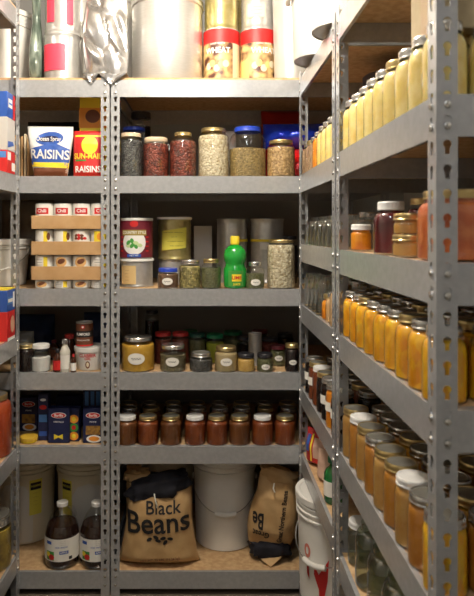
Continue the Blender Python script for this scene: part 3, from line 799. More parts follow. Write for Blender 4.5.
t,R2_,Hc=can('small dark can of baking powder standing on the white tub', 84.5, 16.5, 321.5, zt+.0006, 2.59, ribs=0, name='baking_powder_can')
wrap(t,R2_,.004,Hc-.006,-3.1,3.1,brownp); wrap(t,R2_,Hc*.40,Hc*.66,-1.5,1.5,black,'label_band',.0014); wrap(t,R2_,.004,Hc*.10,-3.1,3.1,redi,'label_band',.0014)
text('RUMFORD', .016, on_cyl(R2_,0,0,.002), whitei, t, 0, Hc*.52, .0003, .8); text('BAKING POWDER', .009, on_cyl(R2_,0,0,.002), whitei, t, 0, Hc*.28, .0001, .8); poly(ell(0,Hc*.82,.008,.008), on_cyl(R2_,0,0,.0018), redi, t, 'printed_logo'); poly(ell(0,Hc*.82,.004,.004), on_cyl(R2_,0,0,.0024), whitei, t, 'printed_logo')
dblue=M('dark_blue_film',(.012,.03,.10),.4,0,(.02,.05,.15),10,.4,20)
bag('sugar_bag','dark blue bag with white edge behind the baking powder','bag',(X(99,2.92),2.92,S4),W(30,2.92),Z(312,2.92)-S4,.12,dblue,0,.008,51,edge=.4)
bag('flour_bag','dark blue and brown bag behind the salt jar','bag',(X(36,2.95),2.95,S4),W(38,2.95),Z(314,2.95)-S4,.14,dblue,0,.012,54,edge=.5)
bag('plastic_bag','pale clouded plastic bag beside the left post, behind dark jar','bag',(X(22,2.76),2.76,S4),W(24,2.76),Z(331,2.76)-S4,.10,M('clouded_plastic',(.20,.21,.20),.3,0,(.34,.35,.33),16,.5,25),0,.010,57,edge=.5)

# fourth shelf, centre
jar('wide jar of mustard-yellow powder with silver lid and oval label', 138, 33, 336, S4, 2.59, c_must, silver, .78, .80, ring=False, stick=.40, sh=.16)
jar('jar with silver lid and oval label, right of the mustard-yellow jar', 173, 26, 344, S4, 2.57, cells('muted_herbs',(.15,.13,.07),(.24,.20,.11),160), silver, .62, .84, ring=False, stick=.40, sh=.14)
jar('dark spice jar with clear dome lid between oval-labelled jars', 201, 23, 352, S4, 2.57, c_black, silver, .66, .80, sh=.14)
jar('jar of tan powder with gold lid and oval label', 226, 23, 346, S4, 2.57, c_tan, gold, .80, .82, ring=False, stick=.42, sh=.14)
jar('short jar of golden powder with black lid', 246, 17.5, 353, S4, 2.56, c_gold, blacklid, .74, .88, ring=False, sh=.1)
jar('short herb jar with black lid and oval label on its lower half', 265, 16.5, 353, S4, 2.56, c_herb, blacklid, .74, .88, ring=False, stick=.30, sh=.1)
jar('jar with burgundy lid and oval label, behind the short herb jar', 278, 16, 345, S4, 2.66, c_herb, burglid, .74, .86, ring=False, stick=.40, sh=.1)
jar('dark jar with gold lid and oval label at the right end, fourth shelf', 292, 15, 343.5, S4, 2.57, c_dark, gold, .8, .8, ring=False, stick=.36, sh=.14)
jar('jar of red spice with red lid, left of two behind the silver lids', 163, 17, 332, S4, 2.70, cells('red_spice',(.20,.03,.02),(.32,.07,.04),180), redlid, .78, .88, ring=False, sh=.1)
jar('jar of red spice with red lid, right of two behind the silver lids', 180.5, 17, 332, S4, 2.70, cells('red_spice',(.20,.03,.02),(.32,.07,.04),180), redlid, .78, .88, ring=False, sh=.1)
jar('tall dark bottle-jar with black lid at the back, above the yellow jar', 152, 14, 310, S4, 2.92, c_dark, blacklid, .75, .8, ring=False, sh=.12)
jar('dark green lidded jar behind the dome-lidded spice jar', 197, 17, 333, S4, 2.72, c_herb, M('dark_green_lid',(.005,.07,.05),.4), .78, .88, ring=False, sh=.1)
jar('green-lidded jar with yellow-green contents behind the tan powder', 215, 18, 334, S4, 2.72, M('lime_powder',(.45,.50,.05),.6), greenlid, .70, .88, ring=False, sh=.1)
jar('second green-lidded jar at the back, above the tan powder', 233, 20, 331, S4, 2.86, c_herb, greenlid, .70, .88, ring=False, sh=.1)
jar('black-lidded jar standing behind the short golden jar', 244, 15, 336, S4, 2.72, c_dark, blacklid, .7, .85, ring=False, sh=.1)
t,R2_,Hc=can('small shiny tin behind the short golden jar', 255, 14, 333, S4, 2.66, ribs=3)
jar('red-brown spice jar with black lid behind the burgundy-lidded jar', 270, 17, 337, S4, 2.80, cells('red_spice',(.20,.03,.02),(.32,.07,.04),180), blacklid, .75, .88, ring=False, sh=.1)
for k,px in enumerate((190, 205, 260, 285)):
    jar(['first','second','third','fourth'][k]+' dim jar from the left in the back row, fourth shelf', px, 17, 330+3*(k%2), S4, 3.00, c_dark if k%2 else c_herb, [greenlid,blacklid,burglid,blacklid][k], .75, .86, ring=False, sh=.1)

# ------------------------------------------------------------------ fifth shelf, left: pasta
def pasta(label, px, wpx, ytop, Y, rot=0, style=0, d=.045):
    w=W(wpx,Y); h=Z(ytop,Y)-S5
    t,fr=carton('pasta_box',label,'box',X(px,Y),Y,S5,w,d,h,navy,rot)
    f=lambda off:on_front(-d/2,off)
    if style in (0,1):
        poly(ell(0,h*.80,w*.36,h*.085), f(.0008), whitei, t, 'printed_logo'); poly(ell(0,h*.80,w*.33,h*.070), f(.0014), redi, t, 'printed_logo')
        text('Barilla', w*.17, f(.002), whitei, t, 0, h*.80, .0003)
        text('FARFALLE' if style==0 else 'PENNE', w*.11, f(.001), whitei, t, 0, h*.61, .0001)
    if style==0:
        poly([(-.02,h*.10),(-.001,h*.16),(.018,h*.10),(.018,h*.26),(-.001,h*.20),(-.02,h*.26)], f(.001), yell, t, 'printed_pasta')
    if style==1:
        poly(rect(-w*.36,w*.36,h*.24,h*.50), f(.001), M('pasta_window_print',(.45,.24,.04),.5,0,(.20,.10,.03),70), t, 'printed_window')
        poly(ell(w*.05,h*.12,w*.38,h*.11), f(.0012), whitei, t, 'printed_plate'); poly(ell(w*.05,h*.125,w*.26,h*.07), f(.0018), orangei, t, 'printed_food')
    if style==2:
        poly(ell(0,h*.72,w*.36,h*.05), f(.001), redi, t, 'printed_logo'); poly(rect(-w*.4,w*.4,h*.40,h*.56), f(.001), lblue, t, 'printed_band')
        poly(ell(0,h*.88,w*.3,h*.03), f(.001), whitei, t, 'printed_logo'); poly(rect(-w*.4,w*.4,h*.10,h*.20), f(.001), bluei, t, 'printed_band')
    if style==3:
        for k in range(3): poly(rect(-w*.40+w*.28*k,-w*.22+w*.28*k,h*.30,h*.95), f(.001), lblue, t, 'printed_stripe')
        poly(rect(-w*.45,w*.45,h*.06,h*.14), f(.001), lblue, t, 'printed_band')
    return t,w,h
pasta('dark blue pasta box showing a yellow bow-tie shape', 60, 21, 407, 2.57, .0, 0)
t,w,h=pasta('narrow side of a pasta box with three round food pictures', 75, 10, 407, 2.59, 0, 9)
for k,(m1,m2) in enumerate(((orangei,yell),(greeni,redi),(orangei,yell))):
    poly(ell(0,h*(.16+.26*k),w*.46,h*.13), on_front(-.0225,.001), m1, t, 'printed_food'); poly(ell(0,h*(.16+.26*k),w*.22,h*.07), on_front(-.0225,.0016), m2, t, 'printed_food')
pasta('dark blue pasta box with pasta window, beside the double posts', 94, 20, 407, 2.57, 0, 1)
tt,w,h=pasta('navy box with light blue stripes, taller, behind the pasta window box', 94, 20, 388, 2.70, 0, 3)
pasta('upright navy box with blue bands, left of the bow-tie pasta', 44.5, 10, 393, 2.60, 0, 2)
pasta('dark navy box at the left end behind the yellow tub', 30, 18, 396, 2.72, 0, 1)
pasta('tall dark navy box standing behind the bow-tie pasta box', 70, 26, 395, 2.78, 0, 9)
Y=2.57; R=W(17.5,Y)/2; H=Z(436,Y)-S5
t=thing('yellow_tub','small yellow tub at the left end of the pasta shelf','tub',(X(29,Y),Y,S5+.0003))
part('tub_body', MB().lathe([(0,.002),(R*.9,0),(R*.97,H-.010),(0,H-.010)],26), yell, t); part('lid', MB().lathe([(R*.98,H-.012),(R,H-.012),(R,H-.001),(R*.97,H),(0,H)],26), M('yellow_plastic',(.75,.48,.05),.4), t, 30)

# fifth shelf, centre: jars of broth
BX=[127,148,171,195,217,239.5,262.5,285]
lids=[whitelid,gold,gold,whitelid,gold,gold,whitelid,gold]
cont=[c_brown,c_rust,c_brown,c_rust,c_rust,c_brown,c_rust,c_rust]
on8=['first','second','third','fourth','fifth','sixth','seventh','eighth']
for k,px in enumerate(BX):
    jar('%s broth jar from the left, front row, %s %s lid' % (on8[k], 'rust-red contents,' if cont[k] is c_rust else 'brown contents,', 'white' if lids[k] is whitelid else 'gold'),
        px, 21.5, 415, S5, 2.562, cont[k], lids[k], .88, .76, group='jars of broth on the fifth shelf', sh=.14, lidh=.015, ring=lids[k] is gold)
for k,px in enumerate(BX):
    jar('%s broth jar from the left, second row, darker and partly hidden' % on8[k], px+3, 20, 407, S5, 2.72, c_brown if k%3 else c_rust, [silver,gold,silver,silver,silver,silver,gold,silver][k], .86, .76, group='jars of broth on the fifth shelf', sh=.14, lidh=.015)
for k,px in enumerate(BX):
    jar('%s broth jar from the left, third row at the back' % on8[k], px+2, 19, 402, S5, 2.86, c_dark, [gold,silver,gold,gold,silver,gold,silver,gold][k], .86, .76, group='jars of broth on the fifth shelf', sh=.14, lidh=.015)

# ------------------------------------------------------------------ bottom shelf
pail_w = {}
def big_pail(label, px, Y, wpx, mat, handle, yl=None, H=None):
    R=W(wpx,Y)/2; H=H or .385
    t,rz=pail(label, X(px,Y), Y, S6, R*.92, R, H, mat, lid=None, handle=handle)
    return t,rz,R,H
t,rz,R,H=big_pail('cream bucket with yellow warning label at the left end', 26, 2.84, 58, natural, None)
def pail_label(t,rz,R,ang,H,w=.060,z0=.13,z1=.29):
    pl=lambda off:(lambda u,v:((rz(v)+off)*math.sin(u/R+ang),-(rz(v)+off)*math.cos(u/R+ang),v))
    l_=poly(rect(-w/2,w/2,z0,z1), pl(.0012), yellowp, t, 'warning_label'); poly(rect(-w*.42,w*.42,z1-.045,z1-.012), pl(.002), black, l_, 'printed_band')
    text('WARNING', .014, pl(.0026), yellowp, l_, 0, z1-.028, .0002, .7)
    for k in range(4): text('-- ---- --', .010, pl(.002), brownp, l_, 0, z1-.060-.018*k, 0, .8)
pail_label(t,rz,R,.62,H)
white_panel = lambda t,rz,R,ang,H: poly([(-.085,.01),(.085,.01),(.09,.20),(.05,.265),(0,.28),(-.05,.265),(-.09,.20)], lambda u,v:((rz(v)+.0009)*math.sin(u/R+ang),-(rz(v)+.0009)*math.cos(u/R+ang),v), M('pale_bucket_panel',(.70,.69,.64),.5), t, 'plain_label')
white_panel(t,rz,R,-.1,H)
t,rz,R,H=big_pail('cream bucket with yellow warning label behind the two dark jugs', 87, 2.84, 58, natural, None)
pail_label(t,rz,R,-.55,H); white_panel(t,rz,R,.25,H)
t,rz,R,H=big_pail('white bucket with wire handle and white grip between the bean sacks', 224.5, 2.79, 62, white, (.285,.115), H=.425)
big_pail('pale bucket mostly hidden behind the black beans sack', 168, 2.95, 52, natural, None, H=.40)
# jugs
Y=2.582
def jug(label, px):
    R=W(34,Y)/2; H=Z(501,Y)-S6
    t=thing('juice_jug', label, 'jug', (X(px,Y),Y,S6+.0003))
    p=[(0,.004),(R*.88,0),(R*.97,.006),(R,.018),(R,H*.48),(R*.96,H*.56),(R*.84,H*.67),(R*.66,H*.78),(R*.42,H*.88),(R*.27,H*.93),(R*.27,H*.955)]
    part('jug_body', MB().lathe(p,32), glass, t, 60)
    part('contents', MB().lathe(inset(p,.002,H*.66),32), c_dvin, t, 60)
    part('cap', MB().lathe([(R*.29,H*.935),(R*.33,H*.935),(R*.33,H*.99),(R*.28,H),(0,H)],20), white, t, 30)
    part('neck_ring_handle', MB().tube([(R*.33,-.0,H*.90),(R*.62,0,H*.90),(R*.74,0,H*.84),(R*.80,0,H*.76)],.006,8), glass, t)
    l_=wrap(t,R,H*.14,H*.50,-1.45,1.45,paper,'label',.0010)
    pl=lambda off:on_cyl(R,0,0,off)
    poly(rect(-.055,-.018,H*.16,H*.30), pl(.0016), greeni, l_, 'printed_picture'); poly(ell(-.030,H*.21,.013,.012), pl(.0022), redi, l_, 'printed_apple'); poly(ell(-.046,H*.25,.010,.010), pl(.0022), yell, l_, 'printed_apple')
    poly(rect(-.055,-.030,H*.41,H*.46), pl(.0016), bluei, l_, 'printed_band'); poly(rect(.005,.042,H*.26,H*.31), pl(.0016), bluei, l_, 'printed_band')
    text('APPLE', .011, pl(.0022), whitei, l_, .023, H*.285, .0002); text('CIDER VINEGAR', .009, pl(.0018), bluei, l_, .012, H*.37, .0001, .8)
    for k in range(3): text('- --- -- ---', .008, pl(.0018), black, l_, .018, H*(.41+.03*k), 0, .8)
    poly(rect(.044,.058,H*.16,H*.21), pl(.0016), black, l_, 'barcode')
jug('dark vinegar jug with white label, fully visible left one of two', 62.4)
jug('dark vinegar jug with white label, partly hidden by the double posts', 97.0)

# black beans sack
Y=2.585
def bean_icon(cu,cv,a,rot,place,t): poly(ell(cu,cv,a,a*.58,16,rot), place, black, t, 'printed_bean')
w=W(77,Y); h=Z(482,Y)-S6
wf=lambda s: 1.06-.22*min(1,s/.6)**.8+.03*max(0,.10-s)*10-.05*max(0,s-.8)*5
ln=lambda s: -.010+.006*s
t,sf=bag('bean_sack','brown paper sack reading Black Beans with crumpled black top','sack',(X(161,Y),Y+.004,S6+.0005),w,h,.15,kraft,0,.007,61,width=wf,lean=ln,nu=40,nv=46,edge=.35,freq=9)
text('Black', .070, over(sf,.0040), black, t, .012, h*.745, .0008, 1.0, rot=.03)
text('Beans', .124, over(sf,.0040), black, t, -.010, h*.565, .0018, .94, rot=.05, L=.005)
for cu,cv,rt in ((-.038,.462,.5),(-.014,.490,-.4),(.012,.478,.3),(.038,.468,-.2),(-.006,.448,-.3),(.020,.425,.9)): bean_icon(cu*1.15,h*(cv-.085),.0125,rt,over(sf,.0030+abs(cu)*.01),t)
text('NET WT. 25 LBS. (11.34 kg)', .016, over(sf,.0022), brownp, t, 0, h*.115, .0002, .9, rot=.08)
# black collar of the sack: crumpled cloth-like top
def blob(name, parent, mat, cx, cy, cz, rx, ry, rz_, amp, seed, n=22, m=14, tiltx=0):
    vs=[]; prof=[]
    mb=MB(); rings=[]
    for j in range(m+1):
        ph=-PI/2+PI*j/m
        for i in range(n):
            th=2*PI*i/n
            d=Vector((math.cos(ph)*math.cos(th),math.cos(ph)*math.sin(th),math.sin(ph)))
            k=1+amp*noise.noise(d*2.4+Vector((seed,0,0)))+amp*.5*noise.noise(d*6+Vector((seed,3,0)))
            sg=lambda q:math.copysign(abs(q)**.75,q)
            x=sg(d.x)*rx*k; z=sg(d.z)*rz_*k+tiltx*x
            vs.append((cx+x,cy+sg(d.y)*ry*k,cz+z))
    fs=[(j*n+i,j*n+(i+1)%n,(j+1)*n+(i+1)%n,(j+1)*n+i) for j in range(m) for i in range(n)]
    mb.add(vs,fs); me=mb.mesh(name,60,recalc=False)
    bm=bmesh.new(); bm.from_mesh(me); bmesh.ops.remove_doubles(bm,verts=bm.verts,dist=.0003); bmesh.ops.recalc_face_normals(bm,faces=bm.faces); bm.to_mesh(me); bm.free()
    me.shade_smooth(); return obj(name,me,mat,parent)
blob('black_collar', t, blackcl, -.010, .0, h*.945, W(31,Y), .055, .050, .35, 5, tiltx=.18)
part('tie_string', MB().tube([(-.024,-.060,h*.92),(-.020,-.074,h*.88),(-.016,-.078,h*.84),(-.012,-.078,h*.80),(-.013,-.074,h*.77)],.0032,7), string, t)
blob('paper_flap', t, kraft, -.10, .035, h*1.03, .060, .03, .030, .4, 8)
# great northern beans sack, upside down
Y=2.60; w=W(48,Y); h=Z(469,Y)-S6-.03
wf2=lambda s: .82+.22*math.sin(PI*min(1,max(0,s-.0)/.75))-.10*max(0,s-.75)
t,sf=bag('bean_sack','brown paper sack of Great Northern Beans, upside down with black cloth below','sack',(X(272,Y),Y+.01,S6+.045),w,h*.93,.14,kraft,-.10,.010,71,width=wf2,lean=lambda s:.045*s-.012,nu=34,nv=40,foot=False,edge=.28,freq=10)
text('Great', .040, over(sf,.0035), black, t, -.046, h*.24, .0008, .75, rot=PI*.96)
text('Be', .095, over(sf,.0040), black, t, -.058, h*.40, .0018, .50, rot=PI*.98)
text('Great Northern Beans', .029, over(sf,.0022), black, t, .045, h*.44, .0006, .85, rot=PI/2-.13)
blob('black_collar', t, blackcl, -.010, .0, .006, W(20,Y), .055, .040, .30, 15)
blob('paper_flap', t, kraft, .030, -.01, h*.90, .075, .035, .035, .35, 18, tiltx=-.25)
part('tie_string', MB().tube([(.010,-.056,h*.84),(.006,-.074,h*.80),(.012,-.080,h*.76)],.003,7), string, t)
part('paper_corner', MB().add([(-.045,-.052,-.028),(.040,-.055,-.012),(-.005,-.075,-.0445),(-.045,-.048,-.026),(.040,-.050,-.008),(-.005,-.060,-.044)],[(0,1,2),(3,5,4),(0,3,4,1),(1,4,5,2),(2,5,3,0)]), kraft, t)
# folded paper at the top left behind the sack
bag('paper_bag','tan paper bag standing behind the black beans sack, by the double posts','bag',(X(134,2.80),2.80,S6),W(15,2.80),Z(464,2.8)-S6,.10,kraft,0,.012,77,edge=.4)

# ------------------------------------------------------------------ right unit, second shelf: pears
DJ=.0770; pit=.0785
nth=['first','second','third','fourth','fifth','sixth','seventh','eighth','ninth','tenth']
Yn=[1.070+.0797*k for k in range(9)]
def row(lab, Ys, x, z, H, cont, lid_seq, group, D=DJ, fill=.84, neck=.74, sh=.20, cat='jar', gl=None, lidh=.016, jit=.002, ringed=None):
    for k,y in enumerate(Ys):
        c=cont[k%len(cont)] if isinstance(cont,list) else cont; ld=lid_seq[k%len(lid_seq)]
        jar(lab % nth[k], loc=(x+random.uniform(-jit,jit), y, z), D=D, H=H, cont=c, lid=ld, fill=fill, neck=neck, group=group, sh=sh, gl=gl, lidh=lidh, ang=random.uniform(0,6), ring=ld is not whitelid or True)
XA=XR+.0035+DJ/2; XB=XA+.082; XC=XB+.082; XD=XC+.082
row('%s jar of pale pears from the near post, front row', Yn, XA, R2, .139, c_pear, [silver,silver,silver,gold,silver,silver,silver,silver,silver], 'jars of pears on the right', lidh=.018)
row('%s jar of pale pears from the near post, second row', Yn, XB, R2, .139, c_pear, [silver,gold,silver], 'jars of pears on the right', lidh=.018)
row('%s jar of pale pears beyond the middle post, front row', [1.872,1.954,2.036,2.118], XA, R2, .139, c_pear, [gold,silver,silver,silver], 'jars of pears on the right', lidh=.018)
jar('slim jar of orange preserve at the end of the pears', loc=(XA,2.20,R2), D=DJ, H=.132, cont=c_orange, lid=silver, fill=.84)
for k,y in enumerate((2.282,2.364,2.44)):
    jar('%s jar of brown beans beyond the orange jar, toward the corner' % nth[k], loc=(XA,y,R2), D=DJ, H=.125, cont=c_brb, lid=[silver,gold,silver][k], fill=.84, group='jars of brown beans in the corner')
# cream tub with dark rim behind the pears
t=thing('mixing_tub','cream ribbed tub with dark rim behind the row of pears','tub',(.675,2.15,R2+.0003)); t.scale = (.85,.85,1.68)
p=[(0,.003),(.085,0),(.09,.004)]
p+=[(.09+.035*k/10,.004+.17*k/10) for k in range(1,11)]
part('tub_body', MB().lathe(p,36), M('cream_wicker',(.66,.58,.38),.7,0,(.74,.66,.46),40,.4,50,stretch=(1,1,.2)), t)
part('rim', MB().lathe([(.126,.170),(.134,.170),(.135,.192),(.126,.195),(0,.190)],36), M('dark_rim',(.09,.07,.08),.5), t, 30)
t,fr=carton('cardboard_box','worn brown box resting on the lids of the nearest pear jars','box',.605,1.17,R2+.1398,.36,.16,.165,M('dull_cardboard',(.34,.27,.16),.85,0,(.42,.34,.21),14))
text('~~~', .026, fr, black, t, -.125, .120, .0004)
part('packing_tape', MB().box(-.181,-.1802,-.02,.02,.0,.165), M('brown_tape',(.30,.20,.10),.3), t)

# right unit, third shelf
jar('short jar of orange jam with white lid, left of the dark red jar', loc=(.424,1.65,R3), D=.058, H=.072, cont=c_orange, lid=whitelid, fill=.78, neck=.86, ring=False, sh=.1)
jar('dark red jar with white lid between orange jam and stacked tan jars', loc=(.431,1.405,R3), D=.082, H=.122, cont=c_dred, lid=whitelid, fill=.82, neck=.70, ring=False, sh=.2, lidh=.020)
jar('lower small jar of tan spread, carrying another jar', loc=(.427,1.265,R3), D=.070, H=.046, cont=c_sauce2, lid=gold, fill=.70, neck=.93, sh=.08, lidh=.013)
jar('upper small jar of tan spread with gold lid, stacked on another', loc=(.427,1.265,R3+.0465), D=.066, H=.044, cont=c_sauce2, lid=gold, fill=.66, neck=.93, sh=.08, lidh=.014)
jar('large jar of coral-red fruit right behind the near post', loc=(.462,1.115,R3), D=.138, H=.128, cont=c_coral, lid=gold, fill=.88, neck=.80, sh=.2, lidh=.016)
jar('large jar of coral-red fruit deeper in, right of the near post', loc=(.620,1.12,R3), D=.138, H=.128, cont=c_coral, lid=gold, fill=.88, neck=.80, sh=.2)
jar('dark jar with gold lid behind the dark red jar', loc=(.54,1.50,R3), D=.080, H=.135, cont=c_dred, lid=gold, fill=.8)
jar('dark red jar with ring lid behind the stacked tan jars', loc=(.535,1.36,R3), D=.085, H=.118, cont=c_dred, lid=silver, fill=.7)
jar('dark jar with silver ring behind the large coral jar', loc=(.56,1.26,R3), D=.080, H=.118, cont=c_dred, lid=silver, fill=.7)
eg='empty glass jars on the right shelves'
for k,(x,y,hh,dd) in enumerate(((.50,1.70,.10,.075),(.59,1.66,.115,.08),(.52,1.60,.09,.07))):
    jar('%s empty jar from the left behind the orange jam' % nth[k], loc=(x,y,R3), D=dd, H=hh, cont=None, lid=None, group=eg, gl=glass_e)
# glass jug with loop
for k in range(7):
    jar('%s empty jar beyond the middle post, third shelf, front row' % nth[k], loc=(XA,1.875+.083*k,R3), D=.074, H=.10+.012*(k%2), cont=None, lid=None, group=eg, neck=.8)
    jar('%s empty jar beyond the middle post, third shelf, second row' % nth[k], loc=(XB,1.875+.083*k,R3), D=.074, H=.112, cont=None, lid=silver if k%3==0 else None, group=eg, neck=.8)

# right unit, fourth shelf: peaches
row('%s jar of orange peaches from the near post, front row', Yn, XA, R4, .130, [c_peach2,c_peach,c_peach], [silver,silver,gold,silver], 'jars of peaches on the right')
row('%s jar of orange peaches from the near post, second row', Yn, XB, R4, .130, [c_peach2,c_peach], [silver,gold,silver], 'jars of peaches on the right')
row('%s jar of orange peaches from the near post, third row', Yn, XC, R4, .130, [c_peach], [silver], 'jars of peaches on the right')
row('%s jar of orange peaches from the near post, fourth row', Yn, XD, R4, .130, [c_peach], [silver,silver,gold], 'jars of peaches on the right')
jar('jar of pale tan sauce just beyond the middle post', loc=(XA,1.885,R4), D=DJ, H=.130, cont=M('pale_tan_sauce',(.72,.45,.22),.4), lid=gold, fill=.86)
jar('short jar of bright orange contents beyond the pale tan sauce', loc=(XA,2.05,R4), D=.066, H=.085, cont=c_orange, lid=gold, fill=.8)
jar('short jar of tan contents between the pale sauce and orange jar', loc=(XA,1.968,R4), D=.070, H=.10, cont=M('pale_tan_sauce',(.72,.45,.22),.4), lid=silver, fill=.8)
for k in range(4):
    jar('%s empty jar beyond the orange jar, fourth shelf' % nth[k], loc=(XA,2.135+.083*k,R4), D=.074, H=.14, cont=None, lid=None, group=eg, neck=.8)
for k in range(7):
    jar('%s empty jar in the second row beyond the middle post, fourth shelf' % nth[k], loc=(XB,1.885+.082*k,R4), D=.074, H=.135, cont=None, lid=silver if k%2 else None, group=eg, neck=.8)

# right unit, fifth shelf: sauce
fl=[silver,silver,whitelid,gold,gold,silver,gold,whitelid,gold]
lname={silver:'silver',gold:'gold',whitelid:'white'}
for k,y in enumerate(Yn):
    jar('%s tall jar from the near post, front row, %s, %s ring' % (nth[k], 'bright peaches' if k==0 else 'amber sauce', lname[fl[k]]), loc=(XA,y,R5), D=DJ, H=.136, cont=c_peach2 if k==0 else (c_sauce if k%2 else c_sauce2), lid=fl[k], fill=.86, neck=.86, sh=.12, group='jars of sauce on the right', ang=random.uniform(0,6))
row('%s jar of amber sauce from the near post, second row', Yn, XB, R5, .136, [c_sauce,c_peach], [silver,gold,silver,silver], 'jars of sauce on the right', neck=.86, sh=.12)
row('%s jar of amber sauce from the near post, third row', Yn, XC, R5, .136, [c_sauce], [gold,silver,silver], 'jars of sauce on the right', neck=.86, sh=.12)
row('%s jar of amber sauce from the near post, fourth row', Yn, XD, R5, .136, [c_sauce], [silver,silver,gold], 'jars of sauce on the right', neck=.86, sh=.12)
darkseq=[(c_dark,silver,1),(c_orange,silver,1),(c_dark,silver,1),(c_dark,gold,0),(c_rust,whitelid,0),(c_rust,gold,1),(c_dark,silver,1)]
for k in range(7):
    c,ld,st=darkseq[k]; y=1.872+.083*k
    t=jar('%s jar beyond the middle post, fifth shelf, %s contents, %s lid' % (nth[k], {c_dark:'near-black',c_orange:'amber',c_rust:'red-brown'}[c], lname[ld]), loc=(XA,y,R5), D=.074, H=.140, cont=c, lid=ld, fill=.88, neck=.86, sh=.12, group='dark jars toward the corner')
    if st: wrap(t,.037,.055,.085,-2.5,-.8,paper,'label',.0012)
    jar('%s dark jar beyond the middle post, fifth shelf, second row' % nth[k], loc=(XB,y,R5), D=.074, H=.140, cont=c_rust if k%2 else c_dark, lid=[silver,gold,silver][k%3], fill=.88, neck=.86, sh=.12, group='dark jars toward the corner')

# right unit, sixth shelf
gg='large empty greenish jars low on the right'
for k in range(5):
    jar('%s large greenish glass jar from the near post, front row' % nth[k], loc=(.452,1.115+.122*k,R6), D=.112, H=.165, cont=None, lid=None if k<4 else None, group=gg, gl=glass_g, neck=.72, sh=.22)
    jar('%s large greenish glass jar from the near post, second row' % nth[k], loc=(.572,1.115+.122*k,R6), D=.112, H=.165, cont=None, lid=silver, group=gg, gl=glass_g, neck=.72, sh=.22)
jar('jar with bare white ring beside the middle post, sixth shelf', loc=(.437,1.709,R6), D=.072, H=.118, cont=None, lid=whitelid, gl=glass_g, neck=.86, sh=.1)

# sixth shelf, far bay
t,sf=bag('candy_bag','red plastic bag with blue and pale panels near the corner post','bag',(.455,2.335,R6F),.15,.135,.09,M('glossy_red_film',(.55,.03,.03),.2,.1,(.66,.06,.05),15,.4,25),-.75,.006,81,edge=.4)
poly(rect(-.060,-.040,.055,.115), over(sf,.0018), bluei, t, 'printed_band'); poly(rect(-.020,.030,.035,.110), over(sf,.0018), M('pinkish_tan_print',(.66,.42,.32),.5), t, 'printed_window'); poly(rect(-.034,-.026,.02,.12), over(sf,.0018), yell, t, 'printed_stripe')
R=.034; H=.150
t=thing('glass_bottle','dark green bottle beside the red bag, left of middle post','bottle',(.428,2.02,R6F+.0003))
part('bottle_body', MB().lathe([(0,.002),(R*.9,0),(R,.006),(R,H*.62),(R*.8,H*.72),(R*.42,H*.80),(R*.38,H*.9),(0,H*.9)],24), M('deep_green_glass',(.01,.14,.03),.1,0,coat=.4), t, 60)
part('cap', MB().lathe([(R*.4,H*.88),(R*.62,H*.88),(R*.62,H*.99),(0,H)],18), greenlid, t, 30); wrap(t,R,.025,.075,-2.2,-.2,paper,'label')
bag('paper_bag','small tan paper packet between the red bag and green bottle','bag',(.447,2.175,R6F),.11,.11,.06,M('pinkish_paper',(.62,.40,.30),.7,0,(.70,.48,.36),16,.3,25),-.9,.006,85)
for k,y in enumerate((2.24,2.34,2.44)): pass
# corner bucket with red writing
t,rz=pail('white bucket with red printed emblem on the bottom shelf by the corner', .345+.148, 2.30, R7F, .135, .146, .395, white, lid=white, handle=(.27,.10), rot=-.75)
pl=lambda off,a:(lambda u,v:((rz(v)+off)*math.sin(u/.14+a),-(rz(v)+off)*math.cos(u/.14+a),v))
a_=.05
poly(ell(-.045,.205,.016,.026), pl(.0014,a_), M('faded_red_print',(.70,.22,.16),.6), t, 'printed_emblem'); poly(ell(-.045,.205,.007,.014), pl(.0020,a_), white, t, 'printed_emblem')
poly([(-.050,.165),(-.040,.16),(-.036,.10),(-.048,.12)], pl(.0014,a_), redi, t, 'printed_emblem')
poly([(-.012,.165),(.006,.135),(.028,.17),(.045,.20),(.040,.12),(.030,.07),(.018,.01),(.008,.01),(.006,.08),(-.014,.13)], pl(.0014,a_), redi, t, 'printed_emblem')
# bottom right, near bay
for k in range(3):
    pail('%s cream bucket from the near end, bottom right shelf' % nth[k],   .56, 1.155+.245*k, R7, .105, .112, .30, natural, lid=white)

# ------------------------------------------------------------------ left unit
XL=-.779
def side(w, off=.0008): return lambda u, v: (w/2+off, u, v)
def lbox(label, z, h, mat, w=.14, d=.095, y=2.405):
    t, fr = carton('food_box', label, 'box', XL-.006-w/2, y, z, w, d, h, mat)
    return t, fr, side(w), side(w,.0014)
t,fr,sd,sd2 = lbox('red box with pale corner at the bottom of the left edge stack, second shelf', L2, .090, redi)
poly(rect(.005,.044,.012,.045), sd, whitei, t); poly(rect(-.045,-.005,.052,.084), sd, whitei, t); poly(rect(-.068,.066,.060,.085), fr, lblue, t)
t,fr,sd,sd2 = lbox('plain pale packet in the middle of the left edge stack', L2+.0905, .130, M('greyish_white',(.55,.54,.52),.6))
poly([(-.04,.01),(.03,.025),(.02,.04),(-.04,.035)], sd, bluei, t)
t,fr,sd,sd2 = lbox('blue box with red and white edge on top of the left edge stack', L2+.221, .100, bluei)
poly(rect(.020,.046,.0,.098), sd, redi, t); poly(rect(-.035,.012,.040,.075), sd, whitei, t); poly(rect(-.03,.008,.052,.060), sd2, lblue, t)
t,fr,sd,sd2 = lbox('red box with pale round picture at the left edge, third shelf', L3, .115, redi)
poly(ell(.015,.060,.024,.034), sd, M('skin_tone_print',(.65,.38,.25),.6), t, 'printed_picture'); poly(rect(-.045,.045,.0,.012), sd2, whitei, t)
t,fr,sd,sd2 = lbox('bright blue box with white band and yellow top, above the red box', L3+.1155, .085, bluei)
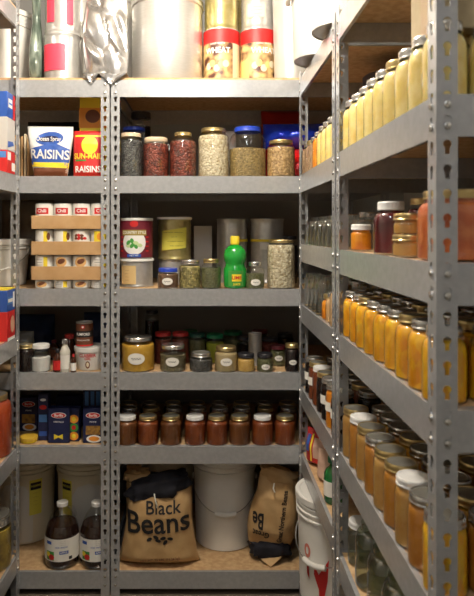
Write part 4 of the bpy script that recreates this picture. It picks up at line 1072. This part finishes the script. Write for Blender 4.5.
poly(rect(-.044,.020,.028,.058), sd, lblue, t); poly(rect(.020,.040,.012,.074), sd, whitei, t); poly(rect(-.040,.015,.036,.050), sd2, whitei, t)
part('lid_flap', MB().box(-.070,.070,-.047,.047,.0852,.0905), yell, t, 30)
rs = M('red_sauce',(.42,.055,.015),.4,0,(.52,.09,.02),16,.1,20)
jar('large jar of red sauce with gold lid at the left edge', loc=(XL-.006-.075,2.405,L4), D=.150, H=Z(397,2.36)-L4, cont=rs, lid=gold, fill=.90, neck=.74, sh=.18, lidh=.020)
jar('second large jar of red sauce beside the left edge one, deeper in', loc=(XL-.006-.235,2.405,L4), D=.150, H=.19, cont=rs, lid=gold, fill=.88, neck=.74, sh=.18, lidh=.020)
jar('wide glass jar with broad metal lid at lower left edge', loc=(XL-.006-.075,2.400,L5), D=.150, H=.205, cont=M('olive_yellow_pickle',(.50,.36,.05),.4,0,(.10,.05,.02),14), lid=silver, fill=.75, neck=.92, sh=.1, lidh=.034)

# ------------------------------------------------------------------ light
m,nt,out=nodes('lamp_glow'); e=nt.nodes.new('ShaderNodeEmission'); e.inputs[0].default_value=(1,.90,.76,1); e.inputs[1].default_value=108; nt.links.new(e.outputs[0],out.inputs[0])
m2,nt,out=nodes('added_fill_glow'); e=nt.nodes.new('ShaderNodeEmission'); e.inputs[0].default_value=(.92,.95,1,1); e.inputs[1].default_value=19; nt.links.new(e.outputs[0],out.inputs[0])  # glow of the added fill globe that lifts the near post and jars
for label, lx, ly, mm in (('white globe lamp on the ceiling in front of the back shelves',-.16,1.68,m),('added unseen fill globe above the aisle, brightening the near right post',-.12,.12,m2)):
    t=thing('ceiling_light',label,'lamp',(lx,ly,2.80))  # first is the pantry lamp, second an unseen fill added for brightness
    part('lamp_base', MB().lathe([(0,-.001),(.075,-.001),(.075,-.02),(.05,-.035),(0,-.035)],28), white, t)
    part('globe', MB().lathe([(0,-.3165)]+[(.14*math.sin(a),-.1765-.14*math.cos(a)) for a in [PI*i/20 for i in range(1,20)]]+[(0,-.0365)],36), mm, t, 60)
w=bpy.data.worlds.new('world'); bpy.context.scene.world=w; w.use_nodes=True
w.node_tree.nodes['Background'].inputs[0].default_value=(.8,.85,1,1); w.node_tree.nodes['Background'].inputs[1].default_value=.015

# ------------------------------------------------------------------ camera
cd_=bpy.data.cameras.new('camera'); cam=bpy.data.objects.new('camera',cd_); C.objects.link(cam)
cam.location=(0,0,CZ); cam.rotation_euler=(PI/2,0,0)
cd_.sensor_fit='AUTO'; cd_.sensor_width=36; cd_.lens=600/596*36
cd_.shift_x=30/596; cd_.shift_y=-67/596; cd_.clip_start=.05
cd_.dof.use_dof=True; cd_.dof.focus_distance=2.4; cd_.dof.aperture_fstop=5.6
sc=bpy.context.scene; sc.camera=cam
sc.view_settings.view_transform='Standard'; sc.view_settings.look='None'; sc.view_settings.gamma=1; sc.view_settings.exposure=0
